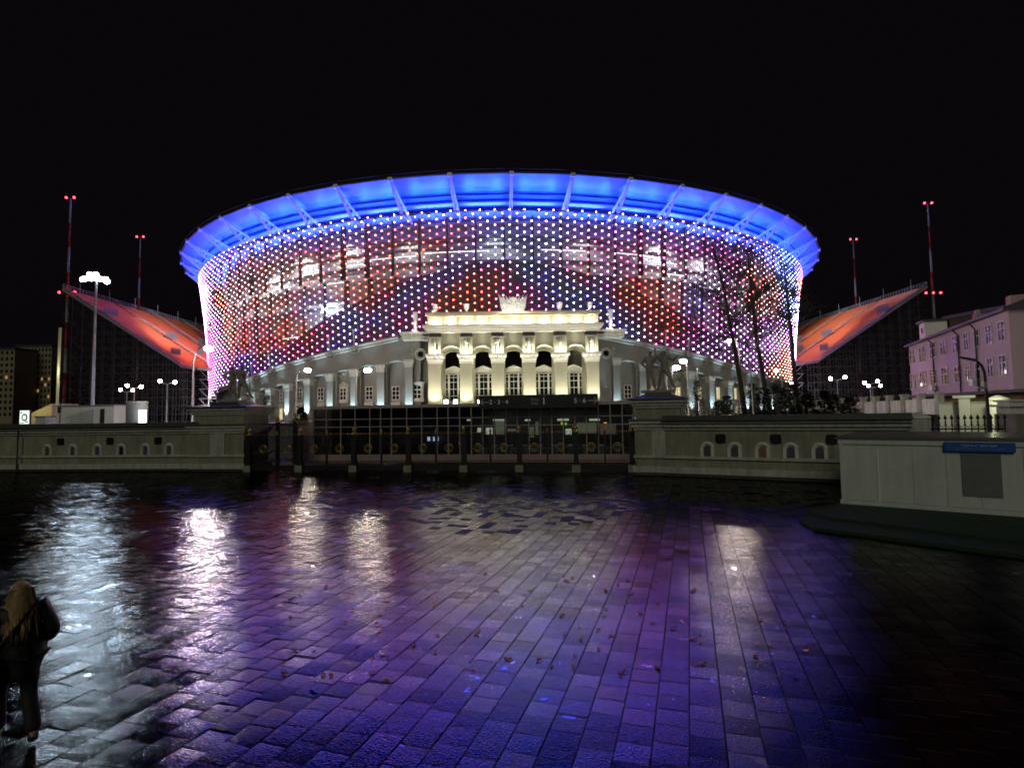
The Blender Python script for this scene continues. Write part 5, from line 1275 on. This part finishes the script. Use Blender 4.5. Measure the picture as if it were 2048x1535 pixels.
for i in range(16): s = MB(); s.bz((a + b) / 2 + CN * .062, .76 + i * .08, .81 + i * .08, (b - a).length - .06, .01, crz); s.build('slat', mat('grey_shutter', (.17, .18, .18), .6), sh)
a, b = cz(1892), cz(2034); bs_ = MB(); bs_.bz((a + b) / 2 + CN * .12, 2.1, 2.38, (b - a).length, .1, crz)
bsn = thing('booth_sign', tuple((a + b) / 2 + Vector((0, 0, 2.1))), 'narrow dark blue sign with small white lettering on the booth', 'sign'); bs_.build('sign_board', M_bluesign, bsn)
E_bt = mat('pale_sign_lettering', (.6, .68, .8), .5)
text('Пункты оформления', .085, (a + b) / 2 + CN * .176 + Vector((0, 0, 2.285)), crz, E_bt, bsn, ext=.002); text('выдача билетов и паспортов болельщика', .058, (a + b) / 2 + CN * .176 + Vector((0, 0, 2.19)), crz, mat('dim_sign_lettering', (.25, .32, .42), .5), bsn, ext=.002)
# carpeted platform
o = thing('carpeted_platform', tuple(gz(1800, 1060)), 'stepped dark green carpeted platform under the white booth', 'platform')
def poly(pts, z): return [gz(x, y, z).xy for x, y in pts]
lo = [gz(x, y, 0) for x, y in ((1600, 1042), (1628, 1060), (1760, 1078), (2048, 1118), (2300, 1160))]; back = [lo[-1] + Vector((6, 8, 0)), Vector((22, 26, 0)), gz(1702, 1002, 0)]
s = MB(); s.prism([(p.x, p.y) for p in lo + back], .0, .1); s.build('lower_step', M_green, o)
hi = [gz(x, y, .19) for x, y in ((1618, 1024), (1660, 1034), (2048, 1082), (2300, 1120))]; back = [hi[-1] + Vector((6, 8, 0)), Vector((22, 25.6, 0)), gz(1698, 1003, .19)]
s = MB(); s.prism([(p.x, p.y) for p in hi + back], .1, .19); s.build('upper_step', M_green, o)

# ================================================================ LEFT BACKGROUND
def block(px0, px1, py, Y, zb, label, ns, nf, lit, seed):
    a, b = at(px0, py, Y), at(px1, py, Y); w = b.x - a.x; h = a.z - 3
    o = thing('apartment_block', ((a.x + b.x) / 2, Y, 3), label, 'apartment block', 'apartment blocks beyond the stadium')
    s = MB(); s.bz(((a.x + b.x) / 2, Y + 8), 3, a.z, w, 16); s.build('wall', M_block, o)
    s = MB(); s.bz(((a.x + b.x) / 2, Y + 8), a.z, a.z + 1.0, w + .6, 16.6); s.build('roof', M_roofdark, o)
    me_d = None; R_ = random.Random(seed)
    mbw = MB(); mbw.box((0, 0, 0), (w / ns * .42, .1, h / nf * .5)); md_ = mbw.mesh('window', M_glassdark); ml_ = mbw.mesh('window', E_dimwin)
    for i in range(ns):
        for j in range(1, nf):
            m_ = ml_ if (i, j) in lit else md_
            q_ = link('window', m_, o); q_.location = (a.x + w * (i + .5) / ns, Y - .06, 3 + h * (j + .5) / nf)
block(-60, 30, 700, 250, 3, 'far apartment block with few lit windows, leftmost', 9, 12, {(7, 7)}, 1)
block(33, 104, 694, 262, 3, 'far apartment block with scattered orange windows beside the left stand', 10, 13, {(1, 9), (1, 10), (8, 6), (7, 7), (9, 7), (6, 5), (9, 4)}, 2)
def kiosk(x0, x1, y0, Y, label, door=None, dep=3):
    a, b = at(x0, y0, Y), at(x1, y0, Y); o = thing('white_cabin', ((a.x + b.x) / 2, Y, 3), label, 'cabin')
    s = MB(); s.bz(((a.x + b.x) / 2, Y + dep / 2), 3, a.z - .12, b.x - a.x, dep); s.build('cabin_body', M_whitemetal, o)
    s = MB(); s.bz(((a.x + b.x) / 2, Y + dep / 2), a.z - .12, a.z, b.x - a.x + .3, dep + .3); s.build('cabin_roof', M_alu, o)
    if door: q_ = at(door, 830, Y); s = MB(); s.bz((q_.x, Y - .03), 3.05, 5.0, .55, .06); s.build('cabin_door', M_void, o)
kiosk(113, 183, 811, 72, 'long plain white cabin over the left wall, beside the mast foot', None)
kiosk(187, 228, 809, 70, 'shorter white cabin with a dark doorway, right of the mast', 205)
kiosk(71, 92, 832, 76, 'small low grey cabin beside the lit poster', None, 2)
a, b = at(256, 803, 66), at(293, 803, 66); o = thing('round_kiosk', ((a.x + b.x) / 2, 66, 3), 'round white kiosk with a bright screen over the left wall', 'kiosk')
r_ = (b.x - a.x) / 2; s = MB(); s.lathe(((a.x + b.x) / 2, 66, 3), [(r_, 0), (r_, a.z - 3.1), (r_ * 1.04, a.z - 3.1), (r_ * 1.04, a.z - 3)], 20); s.build('kiosk_drum', M_whitemetal, o)
q = at(285, 833, 65 - r_ * .6); s = MB(); s.box(q, (.82, .12, 1.55)); s.build('bright_screen', emi('dazzling_screen', (.9, .97, 1), 4), o)
q = at(50, 834, 60); o = thing('lit_poster', (q.x, q.y, 3), 'backlit white poster with dark round emblem over the left wall', 'poster stand')
s = MB(); s.box(q, (1.22, .2, 1.6)); s.build('poster_case', M_dark, o); s = MB(); s.box(q + Vector((.04, -.11, 0)), (1.02, .02, 1.45)); s.build('poster_face', emi('poster_light', (.85, 1, .9), 1.2), o)
s = MB(); s.ball(q + Vector((.06, -.13, -.02)), (.34, .02, .42), 10); s.build('dark_emblem', M_dark, o); s = MB(); s.ball(q + Vector((.06, -.15, -.02)), (.2, .02, .26), 8); s.build('emblem_centre', emi('poster_light', (.85, 1, .9), 1.2), o)
s = MB(); s.box(q + Vector((-.3, -.125, .5)), (.25, .02, .12)); s.box(q + Vector((.3, -.125, -.5)), (.3, .02, .12)); s.box(q + Vector((-.2, -.125, -.62)), (.4, .02, .08)); s.build('poster_marks', M_dark, o)
a, b = at(62, 812, 100), at(104, 812, 100); o = thing('sloping_shed', (a.x, 100, 3), 'yellow lit shed with a sloping roof behind the poster', 'shed'); s = MB()
s.add([(a.x, 100, 3), (b.x, 100, 3), (b.x, 100, b.z + .5), (a.x, 100, a.z - 1.3), (a.x, 106, 3), (b.x, 106, 3), (b.x, 106, b.z + .5), (a.x, 106, a.z - 1.3)], [(0, 1, 2, 3), (1, 5, 6, 2), (3, 2, 6, 7), (0, 3, 7, 4), (4, 7, 6, 5)]); s.build('shed_body', mat('yellow_render', (.55, .48, .25), .8), o)
lamp('POINT', 'shed_lamp', (b.x - 2, 97, 6), 160, (1, .85, .4), .2, parent=o)
for px_, h_ in ((120, 3), (1150, 0)):
    pass
for px_, lab in ((120, 'thin dark traffic post in front of the long white cabin'),):
    q = at(px_, 828, 64); o = thing('signal_post', (q.x, 64, 3), lab, 'signal'); s = MB(); s.bar((q.x, 64, 3), (q.x, 64, 5.2), .09); s.build('signal_pole', M_dark, o); s = MB(); s.box((q.x, 63.9, 4.8), (.28, .2, .7)); s.build('signal_head', M_dark, o)

# ================================================================ TREES AND SHRUBS
def bare_tree(base, pts, label, seed, crown0=.42, spread=4.2):
    R_ = random.Random(seed); o = thing('bare_tree', tuple(base), label, 'tree', 'bare trees over the right wall')
    s = MB(); n = len(pts); rr = [.27 * (1 - .8 * i / (n - 1)) for i in range(n)]; s.tube(pts, rr, 8); s.build('trunk', M_bark, o)
    s = MB()
    def br(p, d, L_, r, lv):
        k = 4; q = p.copy(); ps = [q.copy()]; dd = d.copy()
        for i in range(k):
            dd = (dd + Vector((R_.uniform(-.22, .22), R_.uniform(-.22, .22), R_.uniform(-.08, .2)))).normalized(); q = q + dd * (L_ / k); ps.append(q.copy())
            if lv > 0 and i >= 1 or lv > 0 and R_.random() < .4:
                for _ in range(2 if lv > 1 else R_.choice((1, 2, 3))):
                    e = (dd + Vector((R_.uniform(-1, 1), R_.uniform(-1, 1), R_.uniform(-.4, .7))) * .95).normalized(); br(q, e, L_ * R_.uniform(.35, .65), r * .6, lv - 1)
        s.tube(ps, [r * (1 - .6 * i / k) for i in range(k + 1)], 3, cap=False)
    for i in range(44):
        u = crown0 + (1 - crown0) * (i / 44) ** .9; f = u * (n - 1); a_ = int(min(f, n - 2)); p = pts[a_].lerp(pts[a_ + 1], f - a_)
        an = R_.uniform(0, 2 * pi); d = Vector((math.cos(an), math.sin(an), R_.uniform(-.05, .55))).normalized(); br(p, d, spread * (1.15 - u) ** .6 * R_.uniform(.55, 1.1), .07 * (1.3 - u), 2)
    s.build('crown', M_bark, o)
bare_tree(at(1490, 833, 50), [at(x, y, 50) for x, y in ((1490, 835), (1480, 760), (1462, 660), (1450, 590), (1436, 530), (1424, 488))], 'bare tree nearest the street lamp, with the widest crown', 11, .3, 4.8)
bare_tree(at(1538, 833, 52), [at(x, y, 52) for x, y in ((1540, 835), (1527, 760), (1513, 680), (1504, 600), (1498, 530), (1494, 492))], 'middle one of the three bare trees', 12, .35, 4.0)
bare_tree(at(1597, 835, 50), [at(x, y, 50) for x, y in ((1598, 836), (1590, 760), (1581, 660), (1574, 590), (1568, 530))], 'rightmost bare tree with a thin straight trunk against the bowl edge', 13, .5, 2.6)
def spruce(base, h, w, label, seed, name='spruce_tree', group='young spruces by the stadium', dens=1.):
    R_ = random.Random(seed); o = thing(name, tuple(base), label, 'spruce', group)
    s = MB(); s.tube([base, base + Vector((0, 0, h))], [.09, .015], 5); s.build('trunk', M_bark, o); s = MB()
    nw = int(24 * dens)
    for i in range(nw):
        u = i / nw; z = h * (.06 + .9 * u); L_ = w * (1 - u) ** .85 + .08
        for k in range(int(9 + 3 * (1 - u))):
            an = R_.uniform(0, 2 * pi); ln = L_ * R_.uniform(.7, 1.1); d = Vector((math.cos(an), math.sin(an), -.12 + .3 * u)); p0 = base + Vector((0, 0, z)); sd_ = Vector((-d.y, d.x, 0))
            m_ = max(3, int(ln / .12))
            for j in range(m_):
                t_ = (j + .5) / m_; c = p0 + d * (ln * t_) + Vector((0, 0, .08 * t_ * t_)); ww = .24 * (1 - t_) + .11
                for sgn in (-1, 1):
                    s.add([c, c + d * .14 + sd_ * sgn * ww + Vector((0, 0, R_.uniform(-.06, .03))), c + d * .26 + Vector((0, 0, R_.uniform(-.02, .05)))], [(0, 1, 2)])
    s.build('crown', M_needle, o)
def onT(px, Y): q = at(px, 830, Y); return Vector((q.x, Y, 3.0))
spruce(onT(533, 66), 3.4, 1.3, 'dark spruce in front of the left facade wing', 1)
spruce(onT(601, 56), 1.6, .8, 'short spiky spruce top beside the glass hall corner', 2)
spruce(onT(1396, 58), 4.0, 1.35, 'tall spruce with a reddish tip in front of the right facade wing', 3)
for i, (px_, Y_, h_, w_) in enumerate(((1437, 50, 1.5, 1.2), (1455, 47, 1.9, 1.2), (1508, 48, 3.0, 1.4), (1529, 47, 2.6, 1.5), (1549, 50, 3.2, 1.3), (1571, 47, 2.5, 1.4), (1588, 48, 3.0, 1.3), (1615, 46, 2.0, 1.2), (1650, 45, 2.2, .9), (1668, 44, 1.8, .9), (1700, 44, 1.5, .8), (1612, 55, 2.6, 1.2))):
    spruce(onT(px_, Y_), h_, w_, ['low dark fir at the left end of the shrub row on the right', 'rounded dark fir left of the thick bare trunk', 'bushy fir between the first two bare trunks', 'broad fir at the foot of the middle bare tree', 'tallest fir right of the middle bare tree', 'wide fir left of the rightmost bare trunk', 'fir touching the rightmost bare trunk', 'small fir right of the rightmost bare trunk', 'slim fir before the panel fence, nearer the trees', 'slim fir before the panel fence, second from the trees', 'lowest slim fir before the panel fence', 'pale fir behind the rightmost bare trunk'][i], 20 + i, 'fir_shrub', 'fir shrubs under the bare trees', .8)
# thin grey poles
for px_, y0, Y_, lab in ((1500.5, 722, 46, 'thin pale flagpole rising from the right wall beside the bare tree'), (1394, 737, 60, 'thin grey pole in front of the tall right spruce')):
    q = at(px_, y0, Y_); o = thing('thin_pole', (q.x, Y_, 3), lab, 'pole'); s = MB(); s.tube([(q.x + .1, Y_, 3), (q.x, Y_, q.z)], [.07, .05], 6); s.build('pole_shaft', M_steel, o); s = MB(); s.ball((q.x, Y_, q.z), .09, 6); s.build('pole_cap', M_steel, o)

# fallen leaves
s = MB(); R_ = random.Random(9)
for i in range(150):
    p = gz(R_.uniform(560, 1640), 1030 + 330 * R_.random() ** .8); sz = R_.uniform(.025, .055); a = R_.uniform(0, 6.3)
    def o_(r, an, z): return (p.x + r * math.cos(a + an), p.y + r * math.sin(a + an), .006 + z)
    c1 = R_.uniform(0, .02); s.add([o_(sz * 1.4, 0, .004), o_(sz * .7, .9, .008 + c1), o_(sz, 2.2, .004), o_(sz * 1.3, 3.14, .01 + c1), o_(sz, -2.2, .006), o_(sz * .7, -.9, .012)], [(0, 1, 5), (1, 2, 4, 5), (2, 3, 4)])
s.build('fallen_leaves', mat('wet_brown_leaf', (.16, .06, .02), .2, var=.5, vs=30), kind='stuff')

# ================================================================ THE WALKER
wp = gz(30, 1482); wp.z = 0.012; wrz_ = -2.25
per = thing('person', tuple(wp), 'person with long fair hair in a dark coat walking at the left edge', 'person')
XF = xform(wp, wrz_, .945)
J = pose(pelvis=(0, 0, .95), knL=(.13, -.22, .53), anL=(.12, -.2, .08), toL=(.13, -.35, .03), knR=(-.1, .02, .5), anR=(-.11, .3, .13), toR=(-.11, .17, .03), elL=(.28, .1, 1.17), wrL=(.27, -.1, 1.03), haL=(.26, -.17, 1.0), elR=(-.3, .06, 1.15), wrR=(-.28, -.14, 1.02), haR=(-.28, -.2, .99))
E2 = list(BASEE); R2 = dict(BASER); R2.update(pelvis=(.14, .1), haL=(.03, .02), haR=(.03, .02))
for sd_, sx in (('L', 1), ('R', -1)):
    h = Vector(J['ha' + sd_])
    for k, (dx, ln, bz_) in enumerate(((-.03, .075, .0), (-.01, .085, 0), (.01, .08, 0), (.03, .065, 0))):
        a1, a2 = 'f%s%da' % (sd_, k), 'f%s%db' % (sd_, k); J[a1] = tuple(h + Vector((dx, -.04, -.02))); J[a2] = tuple(h + Vector((dx, -.05, -.02 - ln * .7))); R2[a1] = .0095; R2[a2] = .008; E2 += [('ha' + sd_, a1), (a1, a2)]
    J['t' + sd_] = tuple(h + Vector((-.045 * sx, -.02, -.04))); R2['t' + sd_] = .01; E2.append(('ha' + sd_, 't' + sd_))
skinned('body', J, E2, R2, M_skin, per, 2, XF)
kk = ['pelvis', 'hiL', 'knL', 'anL', 'hiR', 'knR', 'anR']; skinned('trousers', {k: J[k] for k in kk}, [e for e in BASEE if e[0] in kk and e[1] in kk], dict(pelvis=(.17, .13), hiL=.12, hiR=.12, knL=.085, knR=.085, anL=.08, anR=.08), M_trouser, per, 2, XF)
for sd_ in 'LR': skinned('shoe', {'a': J['an' + sd_], 'b': tuple((Vector(J['an' + sd_]) + Vector(J['to' + sd_])) / 2 + Vector((0, 0, -.02))), 'c': J['to' + sd_]}, [('a', 'b'), ('b', 'c')], dict(a=.06, b=.055, c=.05), M_dark, per, 1, XF)
CJ = dict(waist=J['waist'], hem=(0, .01, .62), pelvis=J['pelvis'], chest=J['chest'], neck=(0, 0, 1.49), shL=J['shL'], elL=J['elL'], wrL=J['wrL'], shR=J['shR'], elR=J['elR'], wrR=J['wrR'])
skinned('coat', CJ, [('waist', 'pelvis'), ('pelvis', 'hem'), ('waist', 'chest'), ('chest', 'neck'), ('chest', 'shL'), ('shL', 'elL'), ('elL', 'wrL'), ('chest', 'shR'), ('shR', 'elR'), ('elR', 'wrR')],
        dict(waist=(.2, .17), pelvis=(.23, .19), hem=(.25, .2), chest=(.22, .17), neck=(.1, .09), shL=.11, shR=.11, elL=.085, elR=.085, wrL=.07, wrR=.07), M_coat, per, 2, XF)
skinned('scarf', {'a': (.09, -.04, 1.5), 'b': (0, .09, 1.52), 'c': (-.09, -.04, 1.5), 'd': (0, -.1, 1.48)}, [('a', 'b'), ('b', 'c'), ('c', 'd'), ('d', 'a')], {k: .055 for k in 'abcd'}, mat('pale_knit_scarf', (.3, .27, .16), .9, var=.3, vs=20), per, 2, XF)
skinned('hair', {'a': (0, .01, 1.735), 'b': (0, .055, 1.66), 'c': (0, .085, 1.52), 'd': (.01, .13, 1.34), 'e': (.02, .14, 1.22)}, [('a', 'b'), ('b', 'c'), ('c', 'd'), ('d', 'e')], dict(a=(.1, .115), b=(.105, .1), c=(.12, .08), d=(.13, .06), e=(.07, .03)), M_hair, per, 2, XF)
s = MB(); rh = random.Random(4)
for i in range(70):
    an = rh.uniform(.15, pi - .15); q0 = Vector((.1 * math.cos(an), .03 + .09 * math.sin(an), 1.70)); q1 = Vector((.135 * math.cos(an), .03 + .11 * math.sin(an), 1.5)); q2 = Vector((.15 * math.cos(an) + rh.uniform(-.02, .02), .06 + .13 * math.sin(an), 1.34)); q3 = q2 + Vector((rh.uniform(-.04, .04), rh.uniform(-.01, .03), -rh.uniform(.06, .2)))
    s.tube([XF @ q for q in (q0, q1, q2, q3)], [.012, .014, .011, .002], 4)
s.build('hair_strands', M_hair, per)
s = MB(); hd_ = XF @ Vector((0, -.1, 1.68))
s.ball(XF @ Vector((0, -.118, 1.665)), (.012, .016, .02), 6); n_ = s.build('nose', M_skin, per)
for dx in (-.033, .033): s = MB(); s.ball(XF @ Vector((dx, -.1, 1.7)), .011, 6); s.build('eye', M_dark, per)
s = MB(); s.ball(XF @ Vector((0, -.098, 1.625)), (.022, .008, .006), 6); s.build('mouth', mat('lips', (.35, .1, .09), .5), per)
s = MB(); bq = XF @ Vector((.27, .06, .86)); s.box(bq, (.14, .3, .26), wrz_); b_ = s.build('shoulder_bag', M_dark, per)
s = MB(); s.tube([XF @ Vector(v) for v in ((.27, .06, .98), (.16, .22, 1.2), (-.1, .17, 1.5), (-.16, -.02, 1.53))], .013, 5); s.build('bag_strap', M_dark, b_)
